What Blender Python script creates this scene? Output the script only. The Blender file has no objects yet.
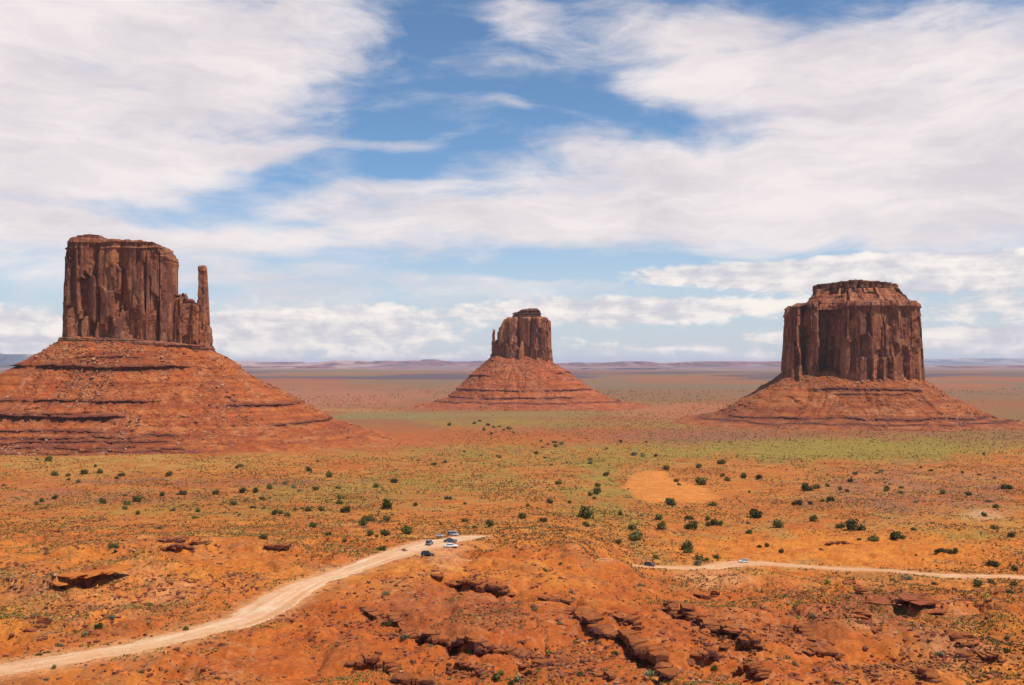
import bpy, math, random
import numpy as np
from mathutils import Vector

random.seed(7)
rng = np.random.default_rng(11)
scene = bpy.context.scene
COL = scene.collection

# ------------------------------------------------------------------ camera
F = 983.0                       # focal length in pixels of a 1024 wide picture
CAM_Z = 110.0
HOR = 362.0                     # picture row of the true horizon
PITCH = math.atan((HOR - 342.5) / F)
cam_data = bpy.data.cameras.new("camera")
cam = bpy.data.objects.new("camera", cam_data)
COL.objects.link(cam)
cam.location = (0, 0, CAM_Z)
cam.rotation_euler = (math.pi / 2 + PITCH, 0, 0)
cam_data.sensor_width = 36.0
cam_data.lens = F / 1024.0 * 36.0
cam_data.clip_start = 1.0
cam_data.clip_end = 300000.0
scene.camera = cam

# ------------------------------------------------------------------ exposure
scene.render.engine = 'CYCLES'
scene.view_settings.view_transform = 'Standard'
scene.view_settings.look = 'None'
scene.view_settings.gamma = 1.0
scene.view_settings.use_curve_mapping = False
scene.view_settings.exposure = 0.13
scene.cycles.use_denoising = True
scene.cycles.max_bounces = 5
scene.cycles.diffuse_bounces = 2
scene.cycles.glossy_bounces = 2
scene.cycles.volume_bounces = 1
scene.cycles.transparent_max_bounces = 8

# ------------------------------------------------------------------ sun
SUN_EL = math.radians(64.0)
SUN_AZ = math.radians(118.0)     # clockwise from the view direction: from the right
L = Vector((math.sin(SUN_AZ) * math.cos(SUN_EL), math.cos(SUN_AZ) * math.cos(SUN_EL), math.sin(SUN_EL)))
sun_data = bpy.data.lights.new("sun", 'SUN')
sun_data.energy = 4.0
sun_data.angle = math.radians(0.5)
sun_data.color = (1.0, 0.955, 0.88)
sun = bpy.data.objects.new("sun", sun_data)
sun.rotation_euler = L.to_track_quat('Z', 'Y').to_euler()
COL.objects.link(sun)

# ------------------------------------------------------------------ world: sky with clouds
SKY_STRENGTH = 0.110
world = bpy.data.worlds.new("World")
scene.world = world
world.use_nodes = True
world.cycles.sampling_method = 'MANUAL'
world.cycles.sample_map_resolution = 512
wt = world.node_tree
wt.nodes.clear()


class NT:
    """small helper that writes node graphs"""
    def __init__(self, tree):
        self.t = tree

    def node(self, kind, **kw):
        n = self.t.nodes.new(kind)
        for k, v in kw.items():
            setattr(n, k, v)
        return n

    def put(self, sock, v):
        if v is None:
            return
        if isinstance(v, bpy.types.NodeSocket):
            self.t.links.new(v, sock)
        else:
            sock.default_value = v

    def math(self, op, a, b=None, c=None, clamp=False):
        n = self.node('ShaderNodeMath', operation=op, use_clamp=clamp)
        self.put(n.inputs[0], a); self.put(n.inputs[1], b); self.put(n.inputs[2], c)
        return n.outputs[0]

    def vmath(self, op, a, b=None, out=0):
        n = self.node('ShaderNodeVectorMath', operation=op)
        self.put(n.inputs[0], a); self.put(n.inputs[1], b)
        return n.outputs[out]

    def noise(self, vec, scale, detail=4, rough=0.5, dist=0.0, color=False, lac=2.0):
        n = self.node('ShaderNodeTexNoise')
        self.put(n.inputs['Vector'], vec)
        n.inputs['Scale'].default_value = scale
        n.inputs['Detail'].default_value = detail
        n.inputs['Roughness'].default_value = rough
        n.inputs['Distortion'].default_value = dist
        n.inputs['Lacunarity'].default_value = lac
        return n.outputs['Color' if color else 'Fac']

    def rng(self, v, a, b, c=0.0, d=1.0, smooth=True):
        n = self.node('ShaderNodeMapRange', interpolation_type='SMOOTHSTEP' if smooth else 'LINEAR')
        self.put(n.inputs[0], v)
        for i, x in zip((1, 2, 3, 4), (a, b, c, d)):
            self.put(n.inputs[i], x)
        return n.outputs[0]

    def mix(self, f, a, b, blend='MIX'):
        n = self.node('ShaderNodeMix', data_type='RGBA', blend_type=blend)
        self.put(n.inputs['Factor'], f)
        col = lambda v: v if isinstance(v, bpy.types.NodeSocket) else (v[0], v[1], v[2], 1.0)
        self.put(n.inputs[6], col(a)); self.put(n.inputs[7], col(b))
        return n.outputs[2]

    def mapping(self, v, loc=(0, 0, 0), rot=0.0, scale=(1, 1, 1), kind='POINT'):
        n = self.node('ShaderNodeMapping', vector_type=kind)
        self.put(n.inputs['Vector'], v)
        n.inputs['Location'].default_value = loc
        n.inputs['Rotation'].default_value = (0, 0, rot)
        n.inputs['Scale'].default_value = scale
        return n.outputs[0]


w = NT(wt)
sky = w.node('ShaderNodeTexSky', sky_type='NISHITA')
sky.sun_disc = False
sky.sun_elevation = SUN_EL
sky.sun_rotation = SUN_AZ
sky.altitude = 1700.0
sky.air_density = 1.0
sky.dust_density = 0.6
sky.ozone_density = 2.0
sky_col = w.mix(1.0, sky.outputs[0], (SKY_STRENGTH * 0.80, SKY_STRENGTH * 0.98, SKY_STRENGTH * 1.06), 'MULTIPLY')

tc = w.node('ShaderNodeTexCoord')
sep = w.node('ShaderNodeSeparateXYZ')
wt.links.new(tc.outputs['Generated'], sep.inputs[0])
az = w.math('ARCTAN2', sep.outputs[0], sep.outputs[1])
el = w.math('ARCSINE', sep.outputs[2])
cmb = w.node('ShaderNodeCombineXYZ')
wt.links.new(az, cmb.inputs[0]); wt.links.new(el, cmb.inputs[1])
P = cmb.outputs[0]                                   # azimuth, elevation in radians


def azel(px, py):
    a = math.atan((px - 512) / F)
    return a, math.atan((HOR - py) / F * math.cos(a))


def blob_sum(vec, blobs):
    tot = None
    for px, py, rx, ry, rot, wgt in blobs:
        a, e = azel(px, py)
        m = w.mapping(vec, (a, e, 0), math.radians(rot), (rx / F, ry / F, 1), 'TEXTURE')
        ln = w.vmath('LENGTH', m, out=1)
        b = w.rng(ln, 0.15, 1.0, wgt, 0.0)
        tot = b if tot is None else w.math('ADD', tot, b)
    return tot


warp = w.noise(w.mapping(P, scale=(7, 16, 1)), 1.0, 3, 0.55, color=True)
warp = w.vmath('MULTIPLY', w.vmath('SUBTRACT', warp, (0.5, 0.5, 0.5)), (0.13, 0.05, 0.0))
PW = w.vmath('ADD', P, warp)
fine = w.noise(w.mapping(P, rot=math.radians(5), scale=(8, 21, 1)), 1.0, 8, 0.6, 0.5)
wisp = w.noise(w.mapping(PW, rot=math.radians(-7), scale=(6, 45, 1)), 1.0, 7, 0.62, 0.35)

# high soft sheets
high = blob_sum(PW, [
    (-70, 30, 430, 215, -10, 1.3), (235, 55, 175, 100, -10, 0.75), (350, 10, 110, 42, -5, 0.65), (110, 170, 190, 46, 10, 0.6),
    (250, 148, 130, 17, 9, 0.5), (400, 141, 110, 11, 2, 0.5), (525, 111, 95, 11, -9, 0.42), (490, 8, 85, 26, -8, 0.65),
    (752, 58, 165, 82, 0, 1.05), (930, 72, 240, 78, 0, 0.75), (1010, 20, 200, 50, 0, 0.4),
    (840, 188, 540, 88, 0, 1.45), (470, 224, 300, 40, 2, 0.8), (250, 238, 190, 18, 3, 0.45), (640, 155, 150, 34, -14, 0.4),
    (60, 222, 190, 30, -4, 0.65), (1050, 150, 310, 125, 0, 0.7), (600, 55, 230, 62, 0, 0.36), (330, 200, 200, 34, 6, 0.28), (280, 282, 480, 48, 0, 0.5), (560, 290, 300, 26, 0, 0.3), (180, 248, 330, 26, 3, 0.4), (430, 180, 130, 16, 5, 0.25), (600, 266, 230, 15, 0, -0.75)])
tex = w.math('ADD', w.math('MULTIPLY', w.math('SUBTRACT', fine, 0.5), 1.9), w.math('MULTIPLY', w.math('SUBTRACT', wisp, 0.5), 1.1))
dens_high = w.rng(w.math('ADD', high, tex), -0.02, 1.15, 0.0, 0.96)
shade = w.noise(w.mapping(PW, scale=(5, 20, 1)), 1.0, 8, 0.62)
high_col = w.mix(w.rng(shade, 0.32, 0.66), (0.66, 0.61, 0.645), (0.86, 0.79, 0.78))

# low banks with firmer edges near the horizon
puff = w.noise(w.mapping(P, scale=(34, 62, 1)), 1.0, 7, 0.58, 0.2)
flat = w.noise(w.mapping(P, scale=(6, 55, 1)), 1.0, 6, 0.55, 0.3)
low = blob_sum(w.vmath('ADD', P, w.vmath('MULTIPLY', warp, (0.5, 0.25, 0))), [
    (830, 273, 300, 22, 0, 1.45), (960, 270, 200, 26, 0, 1.1), (610, 311, 230, 24, 0, 1.0), (930, 300, 260, 30, 0, 0.55),
    (330, 322, 210, 32, 0, 0.85), (30, 322, 110, 26, 0, 0.75), (240, 330, 160, 26, 0, 0.5), (860, 336, 160, 16, 0, 0.5), (1000, 338, 120, 16, 0, 0.7),
    (512, 352, 1500, 32, 0, 0.45), (-250, 330, 300, 40, 0, 0.8), (1300, 320, 320, 50, 0, 0.9)])
ltex = w.math('ADD', w.math('MULTIPLY', w.math('SUBTRACT', puff, 0.5), 1.3), w.math('MULTIPLY', w.math('SUBTRACT', flat, 0.5), 1.0))
dens_low = w.rng(w.math('ADD', low, ltex), 0.30, 0.72, 0.0, 0.92)
low_col = w.mix(w.rng(w.math('ADD', w.math('MULTIPLY', puff, 0.5), w.math('MULTIPLY', flat, 0.5)), 0.38, 0.62), (0.575, 0.56, 0.62), (0.93, 0.86, 0.80))
veil = w.rng(el, -0.01, 0.19, 0.88, 0.0)
c0 = w.mix(veil, sky_col, (0.53, 0.57, 0.64))
c1 = w.mix(dens_high, c0, high_col)
c2 = w.mix(dens_low, c1, low_col)
# clouds stand only in the part of the sky ahead; the rest is open blue
ahead = w.rng(w.math('ABSOLUTE', az), 1.0, 1.7, 1.0, 0.0)
under = w.rng(el, 0.45, 0.75, 1.0, 0.0)
final = w.mix(w.math('MULTIPLY', ahead, under), sky_col, c2)
bg = w.node('ShaderNodeBackground')
wt.links.new(final, bg.inputs[0])
bg.inputs[1].default_value = 1.0
wout = w.node('ShaderNodeOutputWorld')
wt.links.new(bg.outputs[0], wout.inputs[0])


# ------------------------------------------------------------------ noise
def _hash(ix, iy, iz, seed):
    h = (ix.astype(np.uint32) * np.uint32(374761393)) ^ (iy.astype(np.uint32) * np.uint32(668265263)) ^ (iz.astype(np.uint32) * np.uint32(2147483647 - 1013)) ^ np.uint32((seed * 362437 + 9176) & 0xffffffff)
    h = (h ^ (h >> np.uint32(13))) * np.uint32(1274126177)
    h = (h ^ (h >> np.uint32(16))) * np.uint32(2246822519)
    return ((h ^ (h >> np.uint32(15))) & np.uint32(0xffffff)).astype(np.float32) / np.float32(0xffffff)


def noise2(x, y, seed=0):
    x = np.asarray(x, np.float64); y = np.asarray(y, np.float64)
    x, y = np.broadcast_arrays(x, y)
    fx = np.floor(x); fy = np.floor(y)
    ix = fx.astype(np.int64); iy = fy.astype(np.int64)
    tx = (x - fx).astype(np.float32); ty = (y - fy).astype(np.float32)
    ux = tx * tx * tx * (tx * (tx * 6 - 15) + 10); uy = ty * ty * ty * (ty * (ty * 6 - 15) + 10)
    z = np.zeros_like(ix)
    a = _hash(ix, iy, z, seed); b = _hash(ix + 1, iy, z, seed)
    c = _hash(ix, iy + 1, z, seed); d = _hash(ix + 1, iy + 1, z, seed)
    return (a + (b - a) * ux) * (1 - uy) + (c + (d - c) * ux) * uy


def noise3(x, y, z, seed=0):
    x, y, z = np.broadcast_arrays(np.asarray(x, np.float64), np.asarray(y, np.float64), np.asarray(z, np.float64))
    fz = np.floor(z); iz = fz.astype(np.int64)
    tz = (z - fz).astype(np.float32); uz = tz * tz * tz * (tz * (tz * 6 - 15) + 10)
    fx = np.floor(x); fy = np.floor(y); ix = fx.astype(np.int64); iy = fy.astype(np.int64)
    tx = (x - fx).astype(np.float32); ty = (y - fy).astype(np.float32)
    ux = tx * tx * tx * (tx * (tx * 6 - 15) + 10); uy = ty * ty * ty * (ty * (ty * 6 - 15) + 10)
    out = 0
    for k, wz in ((0, 1 - uz), (1, uz)):
        a = _hash(ix, iy, iz + k, seed); b = _hash(ix + 1, iy, iz + k, seed)
        c = _hash(ix, iy + 1, iz + k, seed); d = _hash(ix + 1, iy + 1, iz + k, seed)
        out = out + ((a + (b - a) * ux) * (1 - uy) + (c + (d - c) * ux) * uy) * wz
    return out


def fbm2(x, y, o=4, seed=0, gain=0.5):
    s = 0; a = 1.0; n = 0
    for i in range(o):
        s = s + a * noise2(x * 2.03 ** i + i * 17.3, y * 2.03 ** i - i * 9.1, seed + i); n += a; a *= gain
    return s / n


def fbm3(x, y, z, o=4, seed=0, gain=0.5):
    s = 0; a = 1.0; n = 0
    for i in range(o):
        k = 2.03 ** i
        s = s + a * noise3(x * k + i * 17.3, y * k - i * 9.1, z * k + i * 5.7, seed + i); n += a; a *= gain
    return s / n


def sst(a, b, x):
    t = np.clip((x - a) / (b - a), 0, 1)
    return t * t * (3 - 2 * t)


def lerp(a, b, t):
    return a + (b - a) * t


def mixc(c, col, f):
    """mix an (n,3) colour array towards a colour by factor f"""
    return c + (np.asarray(col, np.float32) - c) * np.asarray(f, np.float32)[..., None]


# ------------------------------------------------------------------ mesh and object helpers
def link(o, parent=None):
    COL.objects.link(o)
    if parent is not None:
        o.parent = parent
    return o


def tag(o, label=None, category=None, group=None, kind=None):
    if label: o["label"] = label
    if category: o["category"] = category
    if group: o["group"] = group
    if kind: o["kind"] = kind
    return o


def empty(name, loc, rz=0.0):
    o = bpy.data.objects.new(name, None)
    o.empty_display_size = 1.0
    o.location = loc
    o.rotation_euler = (0, 0, rz)
    return link(o)


def raw_mesh(name, V, faces, mat, col=None, smooth=True):
    """V (n,3); faces: (m,4) or (m,3) int array, or a list of both"""
    me = bpy.data.meshes.new(name)
    V = np.ascontiguousarray(V, np.float32)
    me.vertices.add(len(V))
    me.vertices.foreach_set("co", V.ravel())
    fl = faces if isinstance(faces, (list, tuple)) else [faces]
    fl = [np.asarray(f, np.int32) for f in fl if len(f)]
    loops = np.concatenate([f.ravel() for f in fl])
    tot = np.concatenate([np.full(len(f), f.shape[1], np.int32) for f in fl])
    start = np.concatenate([[0], np.cumsum(tot)[:-1]]).astype(np.int32)
    me.loops.add(len(loops))
    me.loops.foreach_set("vertex_index", loops)
    me.polygons.add(len(tot))
    me.polygons.foreach_set("loop_start", start)
    me.polygons.foreach_set("use_smooth", np.full(len(tot), smooth, bool))
    me.update(calc_edges=True)
    if col is not None:
        at = me.color_attributes.new("Col", 'FLOAT_COLOR', 'POINT')
        c4 = np.ones((len(V), 4), np.float32)
        c4[:, :3] = np.clip(col, 0, 1)
        at.data.foreach_set("color", c4.ravel())
    if mat is not None:
        me.materials.append(mat)
    return me


def mesh_obj(name, V, faces, mat, parent=None, col=None, smooth=True):
    return link(bpy.data.objects.new(name, raw_mesh(name, V, faces, mat, col, smooth)), parent)


def grid_faces(R, C, wrap=False, flip=False):
    r = np.arange(R - 1)[:, None]; n = C if wrap else C - 1
    c = np.arange(n)[None, :]; c2 = (c + 1) % C
    q = np.stack([r * C + c, r * C + c2, (r + 1) * C + c2, (r + 1) * C + c], -1).reshape(-1, 4)
    return q[:, ::-1] if flip else q


# ------------------------------------------------------------------ materials
def earth_material(name, fine_scale, bump, rough=0.95, contrast=0.35, bump_scale=None, stretch=(1, 1, 1), speck=0.0, speck_scale=1.0):
    m = bpy.data.materials.new(name)
    m.use_nodes = True
    t = NT(m.node_tree)
    m.node_tree.nodes.clear()
    at = t.node('ShaderNodeAttribute', attribute_name="Col")
    geo = t.node('ShaderNodeNewGeometry')
    pos = t.mapping(geo.outputs['Position'], scale=stretch)
    n1 = t.noise(pos, fine_scale, 6, 0.65)
    n2 = t.noise(pos, fine_scale * 0.17, 4, 0.6)
    n3 = t.noise(pos, fine_scale * 4.1, 3, 0.6)
    v = t.math('ADD', t.math('MULTIPLY', n1, 0.5), t.math('ADD', t.math('MULTIPLY', n2, 0.3), t.math('MULTIPLY', n3, 0.2)))
    k = t.rng(v, 0.3, 0.7, 1 - contrast, 1 + contrast, smooth=False)
    hue = t.mix(t.rng(n2, 0.35, 0.65), (1.05, 0.95, 0.92), (0.97, 1.05, 1.08))
    c = t.mix(1.0, at.outputs['Color'], hue, 'MULTIPLY')
    vm = t.node('ShaderNodeVectorMath', operation='SCALE')
    t.put(vm.inputs[0], c); t.put(vm.inputs['Scale'], k)
    cfin = vm.outputs[0]
    if speck:                                              # gravel and bits of dry brush lying on the soil
        sp = t.noise(pos, speck_scale, 3, 0.7)
        wh = t.noise(pos, speck_scale * 0.07, 3, 0.6)
        cfin = t.mix(t.math('MULTIPLY', t.rng(sp, 0.56, 0.66), t.math('MULTIPLY', t.rng(wh, 0.35, 0.6, 0.25, 1.0), speck)), cfin, (0.135, 0.068, 0.034))
        cfin = t.mix(t.math('MULTIPLY', t.rng(sp, 0.40, 0.30), t.math('MULTIPLY', t.rng(wh, 0.6, 0.4), speck * 0.7)), cfin, (0.62, 0.32, 0.13))
    b = t.node('ShaderNodeBsdfPrincipled')
    t.put(b.inputs['Base Color'], cfin)
    b.inputs['Roughness'].default_value = rough
    b.inputs['Specular IOR Level'].default_value = 0.15
    bp = t.node('ShaderNodeBump')
    bp.inputs['Strength'].default_value = 0.9
    bp.inputs['Distance'].default_value = bump
    hn = t.noise(pos, bump_scale or fine_scale, 6, 0.65)
    t.put(bp.inputs['Height'], hn)
    t.put(b.inputs['Normal'], bp.outputs[0])
    out = t.node('ShaderNodeOutputMaterial')
    m.node_tree.links.new(b.outputs[0], out.inputs[0])
    return m


def plain_material(name, color, rough=0.5, metal=0.0, coat=0.0, vary=0.1, scale=3.0, spec=0.5):
    m = bpy.data.materials.new(name)
    m.use_nodes = True
    t = NT(m.node_tree)
    b = m.node_tree.nodes['Principled BSDF']
    tcn = t.node('ShaderNodeTexCoord')
    n = t.noise(tcn.outputs['Object'], scale, 5, 0.6)
    lo = tuple(c * (1 - vary) for c in color); hi = tuple(min(1, c * (1 + vary)) for c in color)
    t.put(b.inputs['Base Color'], t.mix(t.rng(n, 0.3, 0.7), lo, hi))
    t.put(b.inputs['Roughness'], t.rng(n, 0.2, 0.8, max(0.02, rough - 0.08), min(1, rough + 0.08)))
    b.inputs['Metallic'].default_value = metal
    b.inputs['Coat Weight'].default_value = coat
    b.inputs['Specular IOR Level'].default_value = spec
    return m


def leaf_material(name):
    m = bpy.data.materials.new(name)
    m.use_nodes = True
    t = NT(m.node_tree)
    b = m.node_tree.nodes['Principled BSDF']
    at = t.node('ShaderNodeAttribute', attribute_name="Col")
    oi = t.node('ShaderNodeObjectInfo')
    k = t.rng(oi.outputs['Random'], 0, 1, 0.65, 1.75, smooth=False)
    vm = t.node('ShaderNodeVectorMath', operation='SCALE')
    t.put(vm.inputs[0], at.outputs['Color']); t.put(vm.inputs['Scale'], k)
    t.put(b.inputs['Base Color'], vm.outputs[0])
    b.inputs['Roughness'].default_value = 0.8
    b.inputs['Specular IOR Level'].default_value = 0.2
    return m


M_GROUND = earth_material("desert soil", 0.55, 0.55, contrast=0.6, speck=0.85, speck_scale=1.3)
M_CLIFF = earth_material("sandstone cliff", 0.26, 2.0, contrast=0.55, stretch=(1, 1, 0.5), bump_scale=0.2)
M_TALUS = earth_material("talus debris", 0.34, 1.6, contrast=0.55, bump_scale=0.24, speck=0.6, speck_scale=0.5)
M_LEDGE = earth_material("ledge sandstone", 1.2, 0.35, contrast=0.4, stretch=(1, 1, 2.5))
M_ROAD = earth_material("graded dirt", 0.7, 0.12, contrast=0.25, speck=0.35, speck_scale=1.6)
M_ROCK = earth_material("loose rock", 1.4, 0.2, contrast=0.3)
M_MESA = earth_material("far mesa", 0.004, 12.0, contrast=0.25, stretch=(1, 1, 3))
M_LEAF = leaf_material("desert foliage")
M_BARK = plain_material("juniper bark", (0.13, 0.09, 0.065), 0.9, vary=0.3)

# ------------------------------------------------------------------ terrain height
_y = np.geomspace(20, 100000, 3000)


def _prof(pts):
    d = np.array(pts, float)
    z = np.interp(np.log(_y), np.log(d[:, 0]), d[:, 1])
    k = np.hanning(61); k /= k.sum()
    return np.convolve(np.pad(z, 30, mode='edge'), k, 'valid')


Z_L = _prof([(20, 70), (100, 58), (150, 52), (180, 49.5), (230, 47.5), (290, 46.5), (345, 45.5), (400, 38.5), (500, 27), (600, 18), (800, 8), (1100, 2.5), (1600, 0.5), (2500, 0), (1e5, 0)])
Z_R = _prof([(20, 70), (100, 58), (150, 52), (180, 50), (230, 46), (300, 36), (350, 26), (400, 18), (450, 14.5), (520, 12.5), (600, 11.5), (700, 9), (800, 6), (1100, 2.5), (1600, 0.5), (2500, 0), (1e5, 0)])


def base_h(x, y):
    yy = np.clip(y, 20, 100000)
    ly = np.log(yy)
    g = np.log(_y)
    a = np.interp(ly, g, Z_L); b = np.interp(ly, g, Z_R)
    t = x / yy
    wr = sst(0.03, 0.17, t + 0.05 * (fbm2(x / 90, y / 90, 2, 5) - 0.5))
    z = lerp(a, b, wr)
    near = 1 - sst(330, 620, yy)
    mid = (1 - sst(900, 1500, yy))
    far = sst(4000, 12000, yy)
    lump = (fbm2(x / 46, y / 46, 3, 21) - 0.5) * 2
    z = z + near * (3.2 + 2.2 * wr) * lump
    z = z + near * (1.6 + 1.2 * wr) * (fbm2(x / 15, y / 15, 4, 33, 0.6) - 0.5)
    rg = 1 - np.abs(2 * fbm2(x / 30 + 4, y / 30, 3, 35) - 1)
    z = z - near * 2.4 * sst(0.72, 1.0, rg)
    z = z + mid * (1 - near) * 3.0 * (fbm2(x / 130, y / 130, 3, 41) - 0.5)
    z = z + far * 12 * (fbm2(x / 6000, y / 6000, 3, 51) - 0.5)
    return z


def px_ray(px, py):
    cx = (px - 512.0) / F; cy = (342.5 - py) / F
    s, c = math.sin(PITCH), math.cos(PITCH)
    return cx, c - cy * s, s + cy * c        # world x, y, z of the ray


_march = np.geomspace(95, 9000, 5000)


def ground_at(px, py, hf):
    """the point of the terrain hf seen at picture position px, py"""
    dx, dy, dz = px_ray(px, py)
    x = _march * dx / dy; z = CAM_Z + _march * dz / dy
    below = np.nonzero(z < hf(x, _march))[0]
    y = _march[below[0]] if len(below) else 9000.0
    return np.array([y * dx / dy, y])


# ledge lines: where bands of hard rock break through the soil
LEDGES = [
    # picture line, height, overhang, label
    ([(426, 577), (445, 581), (460, 588), (474, 589), (492, 592), (512, 596)], 1.7, 0.8, "thin dark rock ledge along the crest of the bare orange mound"),
    ([(360, 607), (374, 615), (390, 624)], 1.5, 0.7, "short stepped rock ledge at the foot of the bare mound"),
    ([(384, 634), (405, 639), (420, 637), (434, 642), (447, 647), (470, 646), (485, 653), (500, 656), (516, 659)], 1.7, 0.9, "long broken rock ledge crossing the orange slope below the mound"),
    ([(346, 668), (362, 670), (374, 667), (392, 675)], 1.3, 0.7, "low crumbling ledge near the bottom edge of the slope"),
    ([(384, 681), (410, 683), (440, 684)], 1.2, 0.6, "low dark ledge lowest on the orange slope"),
    ([(561, 611), (575, 615), (585, 622), (590, 629), (605, 637), (620, 640), (633, 647), (640, 655), (655, 663), (663, 671), (670, 684)], 2.7, 1.3, "tallest dark rock wall running diagonally down the red slope"),
    ([(659, 609), (672, 615), (690, 620), (702, 625), (712, 634)], 2.3, 1.1, "dark overhanging ledge beside the smooth orange hollow"),
    ([(713, 638), (722, 642), (733, 643)], 1.8, 0.9, "short blocky ledge below the overhang by the orange hollow"),
    ([(722, 655), (738, 652), (752, 651), (762, 655)], 1.5, 0.8, "broken ledge of loose dark blocks low on the red slope"),
    ([(852, 581), (860, 592), (870, 597), (880, 600)], 2.3, 1.1, "dark ledge edging the brown slab below the right hand road"),
    ([(879, 605), (895, 605), (908, 610), (926, 611)], 2.6, 2.2, "deeply shaded overhang under the brown slab"),
    ([(857, 620), (868, 625), (878, 631)], 2.2, 1.1, "small dark ledge above the white rock scar"),
    ([(934, 629), (950, 638), (975, 646)], 1.5, 0.8, "ragged ledge among the pale rubble at the right"),
    ([(960, 657), (976, 665)], 1.3, 0.7, "stubby dark ledge under the pale rubble"),
    ([(58, 592), (80, 589), (100, 585), (122, 579)], 3.6, 3.2, "wide black alcove under a rock roof above the dirt road"),
    ([(157, 541), (176, 542), (200, 544)], 1.9, 1.4, "uppermost of the stacked dark ledges left of the road bend"),
    ([(160, 549), (176, 550), (196, 551)], 1.7, 1.3, "lower of the stacked dark ledges left of the road bend"),
    ([(26, 634), (40, 627), (52, 621)], 1.1, 0.5, "little stepped ledge above the dirt road"),
    ([(78, 523), (92, 522), (108, 519)], 1.1, 0.7, "thin straight ledge high on the left hand flat"),
    ([(30, 536), (60, 533), (88, 531)], 1.0, 0.5, "long low ledge across the left hand flat"),
    ([(264, 553), (276, 552), (290, 550)], 1.2, 0.7, "thin dark ledge right of the stacked ledges"),
    ([(545, 602), (558, 600), (566, 604)], 1.5, 0.7, "short ledge between the mound and the red slope"),
    ([(590, 675), (604, 679), (618, 676)], 1.01, 0.63, "small broken ledge left of the low end of the tallest rock wall"),
    ([(618, 629), (630, 626), (642, 631)], 1.08, 0.63, "small dark outcrop in the orange hollow right of the tallest rock wall"),
    ([(690, 668), (704, 670), (718, 667)], 1.15, 0.72, "thick dark slab ledge low on the slope right of the tallest rock wall"),
    ([(733, 677), (748, 673), (762, 679)], 1.01, 0.72, "ragged ledge at the bottom edge below the loose dark blocks"),
    ([(746, 600), (758, 604), (771, 602)], 0.94, 0.54, "flat little ledge on the brown slope below the white car's road"),
    ([(782, 637), (796, 634), (809, 640)], 1.08, 0.63, "dark ledge above the smooth orange swell at lower right"),
    ([(905, 668), (918, 672), (934, 680)], 1.01, 0.63, "slanting ledge near the bottom edge below the pale rubble"),
    ([(985, 664), (1000, 660), (1018, 667)], 0.94, 0.63, "low ledge in the bottom right corner of the stony ground"),
    ([(808, 655), (824, 652), (840, 658)], 0.86, 0.54, "weathered ledge on the smooth orange swell at lower right"),
    ([(455, 672), (470, 668), (484, 673)], 0.86, 0.54, "short ledge between the two shrubs at the bottom centre"),
    ([(520, 665), (536, 669), (550, 665)], 0.94, 0.54, "small ledge left of the foot of the diagonal rock wall"),
    ([(698, 600), (714, 596), (730, 600)], 1.01, 0.63, "small outcrop ledge between the right road and the overhanging ledge"),
    ([(820, 546), (845, 544), (868, 547)], 0.8, 0.4, "faint reddish ledge across the smooth sand slope"),
]


def make_ledge_line(pts):
    G = np.array([ground_at(a, b, base_h) for a, b in pts])
    seg = np.linalg.norm(np.diff(G, axis=0), axis=1)
    s = np.concatenate([[0], np.cumsum(seg)])
    n = max(8, int(s[-1] / 0.45))
    t = np.linspace(0, s[-1], n)
    Q = np.stack([np.interp(t, s, G[:, 0]), np.interp(t, s, G[:, 1])], 1)
    k = np.hanning(9); k /= k.sum()
    Q = np.stack([np.convolve(np.pad(Q[:, i], 4, mode='edge'), k, 'valid') for i in (0, 1)], 1)
    Q[:, 1] += 4.5 * (fbm2(t / 8, t * 0 + len(pts) * 3.1, 3, 71) - 0.5)
    d = np.gradient(Q, axis=0); d /= np.linalg.norm(d, axis=1)[:, None] + 1e-9
    N = np.stack([-d[:, 1], d[:, 0]], 1)            # towards the high side (away from the camera)
    fl = np.sign(N[:, 1].mean()); N = N * (fl if fl else 1)
    fade = np.minimum(t, s[-1] - t) / (0.22 * s[-1] + 1e-6)
    return Q, N, np.clip(fade, 0, 1) ** 0.6, t


LINES = []
for pts, hh, ov, lab in LEDGES:
    Q, N, fade, t = make_ledge_line(pts)
    amp = 0.85 * hh * fade * np.clip(1.9 * fbm2(t / 7, t * 0 + hh * 7 + len(t), 3, 77), 0.35, 1.3)
    if ov > 1.4:
        amp = hh * np.clip(fade * 1.5, 0, 1)
    LINES.append(dict(Q=Q, N=N, amp=amp, t=t, h=hh, ov=ov, lab=lab))


def ledge_h(x, y):
    """rise of the ground behind the ledge lines"""
    out = np.zeros(x.shape)
    for ln in LINES:
        Q, N, amp = ln['Q'], ln['N'], ln['amp']
        lo = Q.min(0) - 32; hi = Q.max(0) + 32
        idx = np.nonzero((x > lo[0]) & (x < hi[0]) & (y > lo[1]) & (y < hi[1]))
        if len(idx[0]) == 0:
            continue
        p = np.stack([x[idx], y[idx]], 1)
        best = np.full(len(p), 1e9); bi = np.zeros(len(p), int)
        step = 2
        for j in range(0, len(Q), step):
            d = (p[:, 0] - Q[j, 0]) ** 2 + (p[:, 1] - Q[j, 1]) ** 2
            m = d < best
            best[m] = d[m]; bi[m] = j
        rel = p - Q[bi]
        sd = (rel * N[bi]).sum(1)
        along = np.sqrt(np.maximum(best - sd * sd, 0))
        a = amp[bi] * np.exp(-(along / 5.0) ** 2)
        Lk = 9.0 + 3 * ln['h']
        s0_ = 2.4 if ln['ov'] > 2 else 0.4
        up = np.where(sd > s0_ + 1.2, np.exp(-((sd - s0_ - 1.2) / Lk) ** 1.3), sst(s0_, s0_ + 1.2, sd))
        scoop = -0.12 * np.exp(-(sd / 3.0) ** 2) * (sd < 0.6)
        out[idx] += a * (up + scoop)
    return out


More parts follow.
